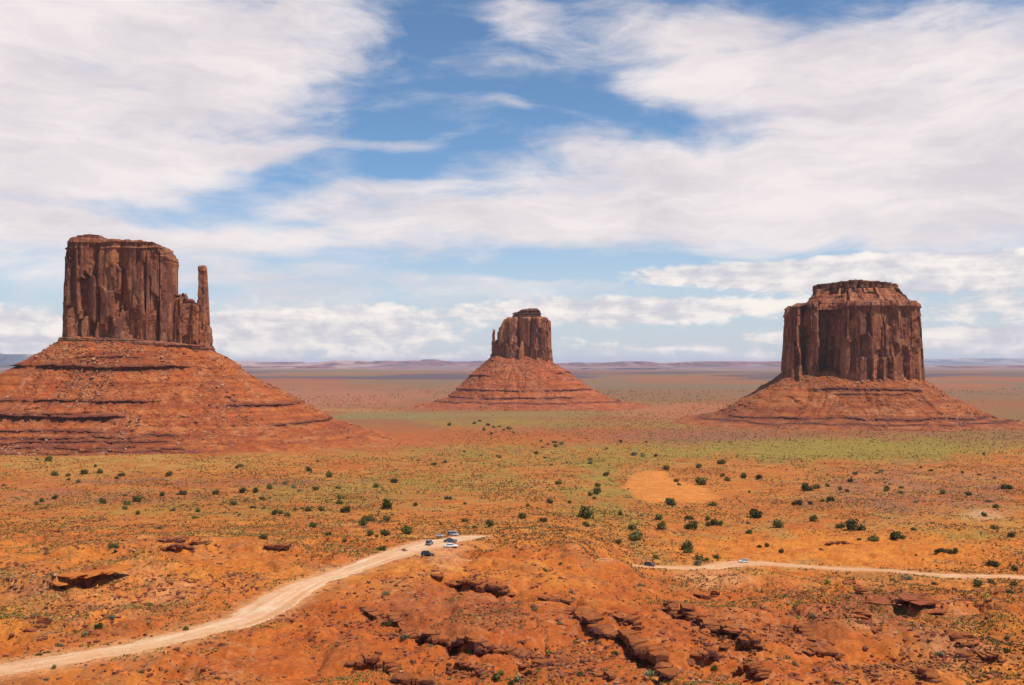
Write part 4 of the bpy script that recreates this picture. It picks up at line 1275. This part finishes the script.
cc = np.repeat(COLS[ci] * rng.uniform(0.8, 1.15, n)[:, None], 8, 0)
F_ = (cf[None] + 8 * np.arange(n)[:, None, None]).reshape(-1, 4)
tag(mesh_obj("ground_rubble", V.reshape(-1, 3), F_, M_ROCK, None, cc, smooth=False), kind="stuff")


# ------------------------------------------------------------------ vegetation
def leaf_cloud(seed, n, lobes, size, cols, squash=0.8):
    r = np.random.default_rng(seed)
    L_ = np.array([[r.uniform(-.5, .5), r.uniform(-.5, .5), r.uniform(0.25, 0.7), r.uniform(0.38, 0.62)] for _ in range(lobes)])
    li = r.integers(lobes, size=n)
    d = r.normal(size=(n, 3)); d /= np.linalg.norm(d, axis=1)[:, None]
    rad = r.random(n) ** 0.55 * r.choice([1.0, 1.0, 1.18, 1.4], n)
    p = L_[li, :3] + d * (rad * L_[li, 3])[:, None]
    p[:, 2] = np.maximum(p[:, 2] * squash, 0.02 + 0.1 * r.random(n))
    a = r.normal(size=(n, 3)); a /= np.linalg.norm(a, axis=1)[:, None]
    b = np.cross(a, d + 0.3 * r.normal(size=(n, 3))); b /= np.linalg.norm(b, axis=1)[:, None] + 1e-9
    s = size * r.uniform(0.6, 1.4, n)[:, None]
    V = np.stack([p - a * s, p + b * s * 0.8, p + a * s, p - b * s * 0.8], 1).reshape(-1, 3)
    Fc = np.arange(4 * n).reshape(-1, 4)
    k = r.integers(len(cols), size=n)
    c = np.array(cols)[k] * r.uniform(0.75, 1.25, n)[:, None]
    return V, Fc, np.repeat(c, 4, 0)


DARK = [(0.080, 0.078, 0.014), (0.098, 0.090, 0.018), (0.120, 0.104, 0.024), (0.066, 0.062, 0.014)]
SAGE = [(0.13, 0.13, 0.06), (0.16, 0.15, 0.075), (0.11, 0.115, 0.05), (0.19, 0.16, 0.08)]
LIME = [(0.22, 0.24, 0.03), (0.28, 0.27, 0.04), (0.18, 0.2, 0.03)]
DEAD = [(0.14, 0.085, 0.055), (0.10, 0.07, 0.04), (0.09, 0.08, 0.035)]


def crown_mesh(name, seed, n, lobes, size, cols, sq=0.8):
    V, Fc, c = leaf_cloud(seed, n, lobes, size, cols, sq)
    return raw_mesh(name, V, Fc, M_LEAF, c, smooth=False)


CROWNS = {
    'dark': [crown_mesh("crown", 600 + i, 620, 3 + i % 3, 0.10, DARK, 0.75 + 0.1 * (i % 3)) for i in range(7)],
    'sage': [crown_mesh("crown", 640 + i, 420, 4, 0.10, SAGE, 0.7) for i in range(3)],
    'lime': [crown_mesh("crown", 660 + i, 380, 3, 0.10, LIME, 0.7) for i in range(2)],
    'dead': [crown_mesh("crown", 680 + i, 300, 5, 0.09, DEAD, 0.6) for i in range(2)],
}


def trunk_mesh(seed):
    r = np.random.default_rng(seed)
    VV, FF = [], []
    k = 0
    for b in range(4):
        end = np.array([r.uniform(-.35, .35), r.uniform(-.35, .35), r.uniform(0.35, 0.6)])
        m_, q = 5, 5
        for i in range(q):
            t_ = i / (q - 1)
            c = end * np.array([t_ ** 1.5, t_ ** 1.5, t_]) + np.array([0, 0, -0.06])
            rr = 0.06 * (1 - 0.75 * t_)
            for j in range(m_):
                an = 2 * math.pi * j / m_
                VV.append(c + rr * np.array([math.cos(an), math.sin(an), 0]))
        FF.append(grid_faces(q, m_, wrap=True) + k)
        k += m_ * q
    return raw_mesh("trunk", np.array(VV), np.concatenate(FF), M_BARK)


TRUNKS = [trunk_mesh(700 + i) for i in range(3)]

TILES = [
    ((0, 440, 5.12), [(245, 95, 38), (190, 97, 18), (285, 168, 40), (345, 175, 28), (350, 198, 22), (432, 162, 36), (515, 158, 36), (488, 132, 20), (620, 174, 34), (600, 192, 22), (402, 208, 34), (22, 226, 30), (645, 318, 40), (642, 345, 34), (702, 300, 44), (735, 290, 24), (640, 278, 20),
                      (830, 272, 38), (935, 268, 38), (908, 272, 24), (530, 312, 38), (190, 323, 30), (220, 345, 22), (862, 172, 38), (885, 350, 30), (822, 443, 34), (1005, 350, 40), (1002, 390, 36), (710, 372, 28), (530, 508, 30), (585, 538, 46), (240, 570, 26), (595, 568, 22), (320, 395, 18), (278, 292, 34), (215, 305, 28)]),
    ((200, 440, 5.12), [(78, 265, 42), (208, 128, 32), (190, 138, 22), (215, 258, 42), (280, 258, 34), (235, 300, 28), (357, 237, 38), (438, 215, 34), (482, 234, 34), (506, 256, 24), (665, 178, 38), (590, 243, 34), (602, 102, 24), (708, 240, 28), (717, 288, 40), (720, 316, 40), (744, 355, 46), (624, 355, 36), (550, 353, 36), (520, 348, 24), (447, 378, 40), (410, 365, 40), (380, 374, 40),
                        (582, 428, 46), (322, 345, 26), (275, 340, 30), (993, 208, 32), (902, 230, 36), (962, 330, 66), (868, 390, 70), (824, 418, 60), (958, 398, 42), (985, 378, 24), (872, 474, 42), (952, 474, 48), (908, 488, 22), (322, 505, 40), (930, 555, 50), (560, 150, 34), (200, 378, 20), (490, 352, 22), (320, 298, 24), (355, 292, 20), (105, 330, 18), (170, 318, 36), (655, 480, 40), (740, 510, 34)]),
    ((400, 440, 5.12), [(508, 82, 26), (173, 118, 26), (94, 100, 18), (235, 108, 24), (245, 290, 34), (335, 325, 24), (40, 460, 62), (206, 420, 28), (335, 402, 48), (382, 438, 32), (464, 426, 50), (628, 384, 52), (733, 408, 34), (810, 216, 32), (770, 312, 38), (957, 375, 78), (956, 432, 38), (826, 460, 20), (826, 472, 18), (968, 112, 30), (976, 92, 20), (698, 64, 24), (742, 88, 18),
                        (772, 124, 20), (732, 34, 18), (968, 272, 34), (1005, 262, 44), (992, 292, 24), (870, 316, 24), (78, 325, 26), (1015, 228, 28), (830, 12, 30), (800, 26, 24), (655, 330, 30), (345, 366, 18), (20, 560, 34), (600, 545, 24)]),
    ((600, 440, 5.12), [(28, 170, 40), (172, 68, 34), (340, 140, 36), (392, 205, 34), (408, 230, 28), (510, 130, 38), (523, 205, 66), (620, 108, 42), (628, 178, 26), (655, 198, 36), (726, 178, 46), (805, 185, 40), (760, 260, 26), (360, 312, 64), (575, 324, 40), (1008, 315, 50), (803, 372, 70), (100, 376, 30), (207, 378, 26), (307, 388, 50), (460, 390, 42), (548, 392, 40), (570, 415, 56), (612, 422, 40),
                        (466, 438, 64), (178, 440, 54), (175, 480, 72), (310, 440, 54), (763, 464, 44), (440, 540, 70), (450, 565, 46), (90, 515, 36), (760, 420, 28), (285, 598, 34), (505, 598, 50), (540, 604, 36), (850, 535, 30), (815, 545, 22), (925, 570, 34), (915, 425, 70), (235, 6, 20), (106, 8, 20), (225, 75, 30), (285, 78, 22), (600, 600, 34), (180, 515, 34)]),
    ((800, 440, 5.12), [(282, 165, 30), (415, 157, 28), (392, 165, 20), (255, 205, 32), (40, 240, 58), (85, 238, 36), (143, 232, 24), (205, 248, 30), (240, 256, 26), (435, 214, 18), (460, 220, 22), (440, 248, 38), (518, 262, 32), (516, 240, 22), (596, 312, 24), (614, 138, 22), (668, 152, 22), (730, 264, 36), (862, 270, 36), (918, 172, 26), (832, 165, 20), (995, 190, 28), (964, 306, 34), (1000, 335, 34), (1000, 440, 44),
                        (840, 425, 20), (5, 314, 32), (54, 318, 34), (110, 305, 30), (160, 298, 40), (140, 312, 24), (65, 402, 46), (205, 430, 50), (285, 432, 78), (368, 494, 58), (470, 486, 70), (505, 484, 66), (300, 508, 26), (710, 560, 44), (760, 566, 44), (788, 570, 40), (105, 560, 30), (580, 448, 36), (676, 422, 20), (945, 380, 30), (940, 68, 18), (1060, 230, 60), (1080, 480, 50)]),
    ((360, 560, 4.65), [(200, 358, 40), (520, 415, 40), (625, 528, 60), (650, 515, 44), (742, 542, 48), (700, 560, 30), (122, 292, 36), (122, 152, 36), (735, 180, 30), (810, 220, 34), (865, 40, 34), (330, 405, 24), (640, 590, 24), (1000, 375, 34), (885, 430, 40), (930, 290, 30)]),
    ((560, 560, 4.65), [(415, 520, 62), (255, 412, 32), (642, 6, 44), (372, 108, 34), (190, 438, 26), (740, 458, 28), (715, 510, 40), (870, 505, 26), (275, 485, 22), (95, 525, 36), (75, 370, 30), (0, 8, 22), (55, 160, 30), (62, 185, 26)]),
    ((780, 560, 4.2), [(825, 88, 46), (890, 88, 34), (870, 138, 38), (965, 130, 34), (978, 94, 34), (535, 70, 34), (203, 90, 28), (135, 250, 32), (675, 385, 50), (958, 390, 32), (955, 320, 28), (650, 84, 26), (243, 106, 24), (60, 200, 26), (35, 398, 34), (415, 470, 28), (80, 255, 26), (60, 450, 28), (150, 365, 24), (470, 72, 24), (895, 12, 40), (990, 30, 34), (275, 138, 22)]),
    ((320, 400, 2.56), [(395, 58, 10), (410, 52, 9), (430, 62, 12), (445, 68, 10), (460, 65, 12), (470, 75, 10), (485, 70, 13), (495, 80, 12), (440, 85, 9), (420, 75, 10), (330, 62, 11), (565, 103, 12), (585, 112, 9), (600, 105, 13), (620, 108, 12), (550, 133, 10), (690, 150, 13), (770, 103, 11), (735, 122, 10), (805, 135, 12), (825, 138, 10), (115, 78, 12), (370, 130, 9), (455, 142, 10)]),
    ((0, 560, 5.12), [(720, 548, 38), (235, 602, 36), (575, 288, 46), (300, 418, 44), (430, 374, 44), (20, 252, 44), (770, 222, 42), (955, 346, 34), (202, 484, 28), (187, 632, 30), (500, 338, 44), (275, 566, 26), (850, 558, 26), (130, 470, 22), (330, 630, 28), (230, 465, 24), (175, 275, 26), (690, 515, 24)]),
]
BUSH = []
for (ox, oy, zf), lst in TILES:
    for (a, b, s) in lst:
        BUSH.append((ox + a / zf, oy + (b + s * 0.36) / zf, s / zf, zf))

# landmarks for the labels
MARKS = [(428, 553, "the black car"), (450, 543, "the white car on the pull-off"), (743, 561, "the white car on the right road"), (650, 567, "the dark car on the right road"), (670, 488, "the bare orange sand patch"), (285, 597, "the wide bend of the pale road"),
         (92, 584, "the black alcove"), (470, 592, "the bare orange mound"), (640, 650, "the tall diagonal rock wall"), (900, 610, "the brown slab overhang"), (180, 545, "the stacked dark ledges"), (950, 640, "the pale rubble")]
used = set()
order = sorted(range(len(BUSH)), key=lambda i: -BUSH[i][2])
labels = {}
for i in order:
    px, py, s, zf = BUSH[i]
    cand = sorted(MARKS, key=lambda m_: math.hypot(px - m_[0], (py - m_[1]) * 2.2))[:3]
    for mx_, my_, nm in cand:
        dx, dy = px - mx_, (py - my_) * 2.2
        if math.hypot(dx, dy) > 190:
            continue
        rel = ("just right of" if dx > 0 else "just left of") if abs(dx) > abs(dy) else ("close behind" if dy < 0 else "just in front of")
        if (rel, nm) not in used:
            used.add((rel, nm))
            labels[i] = "bushiest dark shrub " + rel + " " + nm
            break


def region(px, py):
    if py > 590 and px > 540: return "on the rough red slope at the lower right", "shrubs on the lower right slope"
    if py > 562 and px < 540: return "beside the pale dirt road", "shrubs beside the pale dirt road"
    if py < 440: return "on the plain in front of the farthest butte", "shrubs in front of the farthest butte"
    if px < 320: return "on the flat before the large thumbed butte", "shrubs in front of the large thumbed butte"
    if px < 600: return "on the flat beyond the parked cars", "shrubs beyond the parked cars"
    if px < 790: return "around the bare orange sand patch", "shrubs around the bare sand patch"
    return "in front of the flat topped butte", "shrubs in front of the flat topped butte"


for i, (px, py, s, zf) in enumerate(BUSH):
    if py > 684 or px < -30:
        continue
    g = ground_at(px, py, hf_fast)
    z = hpt(g[0], g[1])
    dist = g[1]
    wid = s * dist / F * 0.93
    fg = zf < 5 or py > 585
    r_ = random.random()
    kind = 'dark'
    if fg:
        kind = 'sage' if r_ < 0.5 else ('lime' if r_ < 0.62 else 'dark')
    elif s < 7 and r_ < 0.34: kind = 'sage'
    elif s < 7 and r_ < 0.42: kind = 'dead'
    nm = {'dark': "juniper_bush", 'sage': "sage_bush", 'lime': "rabbitbrush", 'dead': "dry_shrub"}[kind]
    cat = {'dark': "juniper", 'sage': "sagebrush", 'lime': "shrub", 'dead': "dry shrub"}[kind]
    root = empty(nm, (g[0], g[1], z - 0.08), random.uniform(0, 6.28))
    me = random.choice(CROWNS[kind])
    c = bpy.data.objects.new("crown", me)
    wx_ = wid * random.uniform(0.9, 1.1) * 0.62
    c.scale = (wx_, wx_ * random.uniform(0.85, 1.1), wx_ * random.uniform(0.95, 1.35))
    link(c, root)
    if s > 6:
        tr = bpy.data.objects.new("trunk", random.choice(TRUNKS))
        tr.scale = (wx_, wx_, wx_ * 1.1)
        link(tr, root)
    where, grp = region(px, py)
    word = {'dark': "dark green juniper bush", 'sage': "grey green sagebrush", 'lime': "yellow green shrub", 'dead': "dry brown shrub"}[kind]
    size = "large" if s > 9.5 else ("mid sized" if s > 6.3 else "small")
    lab = labels.get(i)
    if lab:
        lab = lab.replace("dark shrub", {'dark': "dark green juniper", 'sage': "grey green sagebrush", 'lime': "yellow green shrub", 'dead': "dry brown shrub"}[kind])
        tag(root, lab, cat)
    else:
        tag(root, size + " " + word + " " + where, cat, size + " " + kind + " " + grp)

# low scrub and grass tufts that nobody could count
q = 430000
inv = rng.uniform(1 / 4000.0, 1 / 150.0, q); y = 1 / inv; x = y * rng.uniform(-0.66, 0.66, q)
d = 0.5 * fbm2(x / 60, y / 60, 3, 831) + 0.5 * fbm2(x / 16, y / 16, 3, 833)
thr = np.where(y < 340, rng.uniform(0.48, 0.74, q), np.where(y > 1150, rng.uniform(0.3, 0.9, q), rng.uniform(0.36, 0.62, q)))
keep = np.where(y > 1150, rng.random(q) < 0.55 * sst(0.35, 0.65, fbm2(x / 260, y / 500, 3, 835)), d > thr)
x, y = x[keep], y[keep]
z, dist = height(x, y, True, True)
pp, pq = to_px(x, y, z)
dn = poly_dist(x, y, DUNE)
sandrise = patch(pp, pq, 840, 550, 200, 21, 0.5 + 0 * pp)
red = patch(pp, pq, 560, 655, 430, 60, 0.5 + 0 * pp)
ok = (dist > 1.0) & (dn < 0) & (rng.random(len(x)) > sandrise * 1.0) & (rng.random(len(x)) > red * 0.55) & (patch(pp, pq, 445, 551, 34, 12, 0.5 + 0 * pp) < 0.3)
x, y, z = x[ok], y[ok], z[ok]
n = len(x)
K = 7
green = sst(0.45, 0.62, fbm2(x / 110, y / 110, 3, 841))
s0 = (0.12 + 0.36 * rng.random(n) ** 4 + 0.00068 * np.maximum(y - 150, 0)) * np.where(y < 340, 0.9, 1.0)
pal = np.array([(0.34, 0.24, 0.055), (0.44, 0.31, 0.08), (0.25, 0.18, 0.045), (0.15, 0.115, 0.03), (0.50, 0.34, 0.10), (0.23, 0.105, 0.035), (0.33, 0.27, 0.045), (0.42, 0.23, 0.065), (0.36, 0.17, 0.05), (0.48, 0.30, 0.09)])
pi_ = np.where(rng.random(n) < green, rng.choice([0, 1, 4, 6, 2], n), rng.choice([2, 3, 5, 3, 0], n))
pi_ = np.where((rng.random(n) < 0.45) & (y > 340), rng.choice([7, 8, 9], n), pi_)
a = rng.uniform(0, 6.28, (n, K)); tilt = rng.uniform(0.1, 1.0, (n, K)); ln_ = rng.uniform(0.6, 1.25, (n, K))
bx = s0[:, None] * 0.35 * rng.normal(size=(n, K)); by = s0[:, None] * 0.35 * rng.normal(size=(n, K))
tipx = bx + s0[:, None] * ln_ * tilt * np.cos(a); tipy = by + s0[:, None] * ln_ * tilt * np.sin(a); tipz = s0[:, None] * ln_ * (1.15 - 0.65 * tilt)
wd = 0.36 * s0[:, None]
sxv = -np.sin(a) * wd; syv = np.cos(a) * wd
X = np.stack([bx - sxv * 0.6, bx + sxv * 0.6, tipx + sxv, tipx - sxv], -1) + x[:, None, None]
Y = np.stack([by - syv * 0.6, by + syv * 0.6, tipy + syv, tipy - syv], -1) + y[:, None, None]
Zv = np.stack([0 * tipz - 0.05, 0 * tipz - 0.05, tipz, tipz * 0.85], -1) + z[:, None, None]
V = np.stack([X, Y, Zv], -1).reshape(-1, 3)
cc = np.repeat(pal[pi_] * rng.uniform(0.75, 1.2, n)[:, None], 4 * K, 0)
scrub = mesh_obj("scrub_grass", V, np.arange(len(V)).reshape(-1, 4), M_LEAF, None, cc, smooth=False)
tag(scrub, kind="stuff")

# ------------------------------------------------------------------ vehicles
M_GLASS = plain_material("tinted car glass", (0.02, 0.024, 0.03), 0.08, vary=0.05, spec=0.8)
M_TYRE = plain_material("tyre rubber", (0.025, 0.023, 0.022), 0.85)
M_RIM = plain_material("alloy wheel", (0.45, 0.45, 0.46), 0.35, metal=0.8)
M_LAMP = plain_material("headlight lens", (0.75, 0.76, 0.78), 0.12)
M_TAIL = plain_material("tail light lens", (0.35, 0.015, 0.012), 0.2)
M_TRIM = plain_material("black trim", (0.03, 0.03, 0.032), 0.6)


def box_part(name, root, c, d, mat, bev=0.03, taper=None):
    bm = bmesh.new()
    bmesh.ops.create_cube(bm, size=1.0)
    for v in bm.verts:
        v.co = Vector((v.co.x * d[0], v.co.y * d[1], v.co.z * d[2]))
        if taper and v.co.z > 0:
            v.co.x *= taper[0]; v.co.y *= taper[1]
    if bev:
        bmesh.ops.bevel(bm, geom=list(bm.edges), offset=bev, segments=2, affect='EDGES')
    bmesh.ops.translate(bm, verts=bm.verts, vec=Vector(c))
    me = bpy.data.meshes.new(name)
    bm.to_mesh(me); bm.free()
    me.materials.append(mat)
    return link(bpy.data.objects.new(name, me), root)


def disc_mesh(name, rad, wid, mat, inner=0.0, dome=0.0, seg=28):
    prof = [(inner, -wid / 2), (rad * 0.93, -wid / 2), (rad, -wid * 0.36), (rad, wid * 0.36), (rad * 0.93, wid / 2), (inner, wid / 2 + dome)]
    V = []
    for (r_, yy) in prof:
        for j in range(seg):
            an = 2 * math.pi * j / seg
            V.append((r_ * math.cos(an), yy, r_ * math.sin(an)))
    return raw_mesh(name, np.array(V), grid_faces(len(prof), seg, wrap=True), mat, None, True)


TYRE_ME = disc_mesh("tyre", 0.36, 0.24, M_TYRE)
RIM_ME = disc_mesh("rim", 0.21, 0.26, M_RIM, dome=0.01)


def section_loft(name, root, stations, mat, smooth=True):
    """stations: (x, half width bottom, half width waist, z bottom, z waist, z top, half width top)"""
    V = []
    for (x_, wb, ww, zb, zw, zt, wt_) in stations:
        ring = [(-wb * 0.92, zb), (-wb, zb + 0.08), (-ww, lerp(zb, zw, 0.55)), (-ww, zw), (-wt_ - 0.02, zt - 0.05), (-wt_ * 0.9, zt), (0, zt + 0.02), (wt_ * 0.9, zt), (wt_ + 0.02, zt - 0.05), (ww, zw), (ww, lerp(zb, zw, 0.55)), (wb, zb + 0.08), (wb * 0.92, zb), (0, zb)]
        V += [(x_, a_, b_) for a_, b_ in ring]
    n_ = 14; R = len(stations)
    fc = grid_faces(R, n_, wrap=True)
    V = np.array(V)
    c0 = V[:n_].mean(0); c1 = V[-n_:].mean(0)
    V = np.vstack([V, c0, c1])
    i0, i1 = R * n_, R * n_ + 1
    t0 = np.array([(i0, (j + 1) % n_, j) for j in range(n_)])
    t1 = np.array([(i1, (R - 1) * n_ + j, (R - 1) * n_ + (j + 1) % n_) for j in range(n_)])
    return mesh_obj(name, V, [fc, np.concatenate([t0, t1])], mat, root, None, smooth)


def quad_panel(name, root, pts, mat, thick=0.015):
    P_ = np.array(pts, float)
    nrm = np.cross(P_[1] - P_[0], P_[2] - P_[0]); nrm /= np.linalg.norm(nrm)
    V = np.vstack([P_, P_ - nrm * thick])
    k = len(P_)
    fc = [tuple(range(k))]
    me = bpy.data.meshes.new(name)
    faces = [tuple(range(k)), tuple(range(2 * k - 1, k - 1, -1))] + [(i, i + k, (i + 1) % k + k, (i + 1) % k) for i in range(k)]
    me.from_pydata([tuple(v) for v in V], [], faces)
    me.materials.append(mat)
    return link(bpy.data.objects.new(name, me), root)


def vehicle(name, px, py, heading, paint, style, label, cat, scale=1.0):
    g = ground_at(px, py, hf_fast)
    z = hpt(g[0], g[1])
    for r in ROADS:                                        # stand on the road sheet where there is one
        dj = np.hypot(r['Q'][:, 0] - g[0], r['Q'][:, 1] - g[1]); j = int(dj.argmin())
        if dj[j] < r['hw_'][j] * 0.95:
            z = max(z, r['z'][j] + 0.06)
    root = empty(name, (g[0], g[1], z), math.radians(heading))
    root.scale = (scale,) * 3
    tag(root, label, cat)
    mp = plain_material(name + " paint", paint, 0.35, coat=0.25, vary=0.04, scale=1.0)
    if style == 'suv':
        Ln, zr, zw = 4.7, 1.78, 1.02
        hood, ws0, ws1, rr0, rr1 = 2.28, 1.05, 0.45, -1.95, -2.22
    elif style == 'van':
        Ln, zr, zw = 5.2, 2.15, 1.12
        hood, ws0, ws1, rr0, rr1 = 2.5, 1.85, 1.25, -2.42, -2.52
    else:
        Ln, zr, zw = 4.6, 1.45, 0.92
        hood, ws0, ws1, rr0, rr1 = 2.2, 0.95, 0.15, -1.0, -1.75
    hl = Ln / 2
    body = [(hl, 0.62, 0.66, 0.42, 0.62, 0.70, 0.55), (hl - 0.12, 0.80, 0.84, 0.28, 0.66, 0.80, 0.74), (hl - 0.6, 0.84, 0.90, 0.24, 0.76, 0.92 if style != 'sedan' else 0.84, 0.78),
            (ws0 + 0.1, 0.85, 0.92, 0.24, 0.86, zw, 0.80), (0.0, 0.85, 0.93, 0.24, 0.86, zw, 0.82), (rr0, 0.85, 0.92, 0.24, 0.86, zw, 0.80), (-hl + 0.4, 0.84, 0.90, 0.26, 0.82, zw - (0 if style != 'sedan' else 0.02), 0.78), (-hl + 0.06, 0.78, 0.84, 0.32, 0.72, zw - 0.06, 0.72), (-hl, 0.64, 0.70, 0.44, 0.66, zw - 0.2, 0.60)]
    section_loft("body", root, body, mp)
    # roof and pillars
    wr_, wz = 0.62, 0.80
    roof = [(ws1 + 0.02, wr_ * 0.9, wr_, zr - 0.07, zr - 0.04, zr - 0.01, wr_ * 0.86), (lerp(ws1, rr0, 0.3), wr_, wr_ + 0.03, zr - 0.07, zr - 0.03, zr + 0.03, wr_ * 0.9), (lerp(ws1, rr0, 0.75), wr_, wr_ + 0.03, zr - 0.07, zr - 0.03, zr + 0.02, wr_ * 0.9), (rr0 + 0.02, wr_ * 0.9, wr_, zr - 0.08, zr - 0.05, zr - 0.02, wr_ * 0.85)]
    section_loft("roof", root, roof, mp)
    for sgn in (-1, 1):
        bel = lambda x_: (x_, sgn * (wz + 0.0), zw - 0.04)
        tp = lambda x_: (x_, sgn * (wr_ + 0.01), zr - 0.05)
        xs_b = [ws0, lerp(ws0, rr1, 0.36), lerp(ws0, rr1, 0.68), rr1]
        xs_t = [ws1, lerp(ws1, rr0, 0.28), lerp(ws1, rr0, 0.66), rr0]
        for j in range(3):
            a_, b_ = (0.08 if j == 0 else 0.05), 0.05
            p = [bel(xs_b[j] - a_), bel(xs_b[j + 1] + b_), tp(xs_t[j + 1] + b_), tp(xs_t[j] - a_)]
            quad_panel("window", root, p if sgn > 0 else p[::-1], M_GLASS, 0.02)
        for j in range(4):
            e = 0.07
            p = [bel(min(xs_b[j] + e, ws0 + e)), bel(xs_b[j] - e), tp(xs_t[j] - e), tp(xs_t[j] + e)]
            p = [(q_[0], q_[1] * 0.995, q_[2]) for q_ in p]
            quad_panel("pillar", root, p if sgn > 0 else p[::-1], mp, 0.05)
    quad_panel("windscreen", root, [(ws0, -0.78, zw - 0.03), (ws0, 0.78, zw - 0.03), (ws1, 0.60, zr - 0.06), (ws1, -0.60, zr - 0.06)], M_GLASS, 0.02)
    quad_panel("rear_window", root, [(rr1, 0.78, zw - 0.03), (rr1, -0.78, zw - 0.03), (rr0, -0.60, zr - 0.07), (rr0, 0.60, zr - 0.07)], M_GLASS, 0.02)
    for sx_ in (hl - 0.95, -hl + 0.95):
        for sy_ in (-1, 1):
            wh = bpy.data.objects.new("wheel", TYRE_ME)
            wh.location = (sx_, sy_ * 0.80, 0.35)
            wh.rotation_euler = (0, 0, 0 if sy_ > 0 else math.pi)
            link(wh, root)
            link(bpy.data.objects.new("rim", RIM_ME), wh)
    for sy_ in (-1, 1):
        box_part("headlight", root, (hl - 0.06, sy_ * 0.58, 0.68), (0.12, 0.30, 0.14), M_LAMP, 0.03)
        box_part("taillight", root, (-hl + 0.05, sy_ * 0.66, zw - 0.24), (0.12, 0.16, 0.24), M_TAIL, 0.03)
        box_part("mirror", root, (ws0 - 0.2, sy_ * 1.0, zw + 0.06), (0.12, 0.2, 0.14), mp, 0.03)
    box_part("bumper", root, (hl - 0.02, 0, 0.42), (0.16, 1.5, 0.2), M_TRIM, 0.05)
    box_part("bumper", root, (-hl + 0.0, 0, 0.46), (0.16, 1.5, 0.2), M_TRIM, 0.05)
    box_part("grille", root, (hl - 0.02, 0, 0.62), (0.06, 0.7, 0.12), M_TRIM, 0.01)
    if style == 'suv':
        for sy_ in (-1, 1):
            box_part("roof_rail", root, (lerp(ws1, rr0, 0.5), sy_ * 0.52, zr + 0.06), (1.9, 0.05, 0.05), M_TRIM, 0.01)
    return root


vehicle("parked_suv", 427.5, 556, 4, (0.012, 0.012, 0.013), 'suv', "black suv parked side on at the near edge of the dirt pull-off", "car", 0.95)
vehicle("parked_car", 451, 547, 12, (0.80, 0.80, 0.79), 'sedan', "white sedan parked directly in front of the dark blue car on the pull-off", "car", 1.08)
vehicle("parked_car", 450.5, 542, 10, (0.045, 0.045, 0.085), 'sedan', "dark blue car parked half hidden behind the white sedan", "car", 1.1)
vehicle("parked_car", 429.5, 543, 75, (0.20, 0.21, 0.22), 'suv', "grey car seen end on standing on the dirt road behind the black suv", "car")
vehicle("parked_car", 439.5, 536.5, 15, (0.50, 0.42, 0.42), 'sedan', "silver pink sedan at the back of the pull-off beside the grey car", "car", 0.85)
vehicle("parked_van", 453, 534.5, -4, (0.50, 0.45, 0.47), 'van', "pale silver van parked farthest back on the pull-off", "van", 0.95)
vehicle("moving_car", 743.5, 563, 170, (0.82, 0.82, 0.80), 'suv', "white car driving alone on the right hand dirt road", "car", 0.95)
vehicle("moving_car", 649.5, 567.3, -15, (0.03, 0.032, 0.05), 'suv', "dark car driving on the right hand dirt road near its hidden end", "car", 1.05)
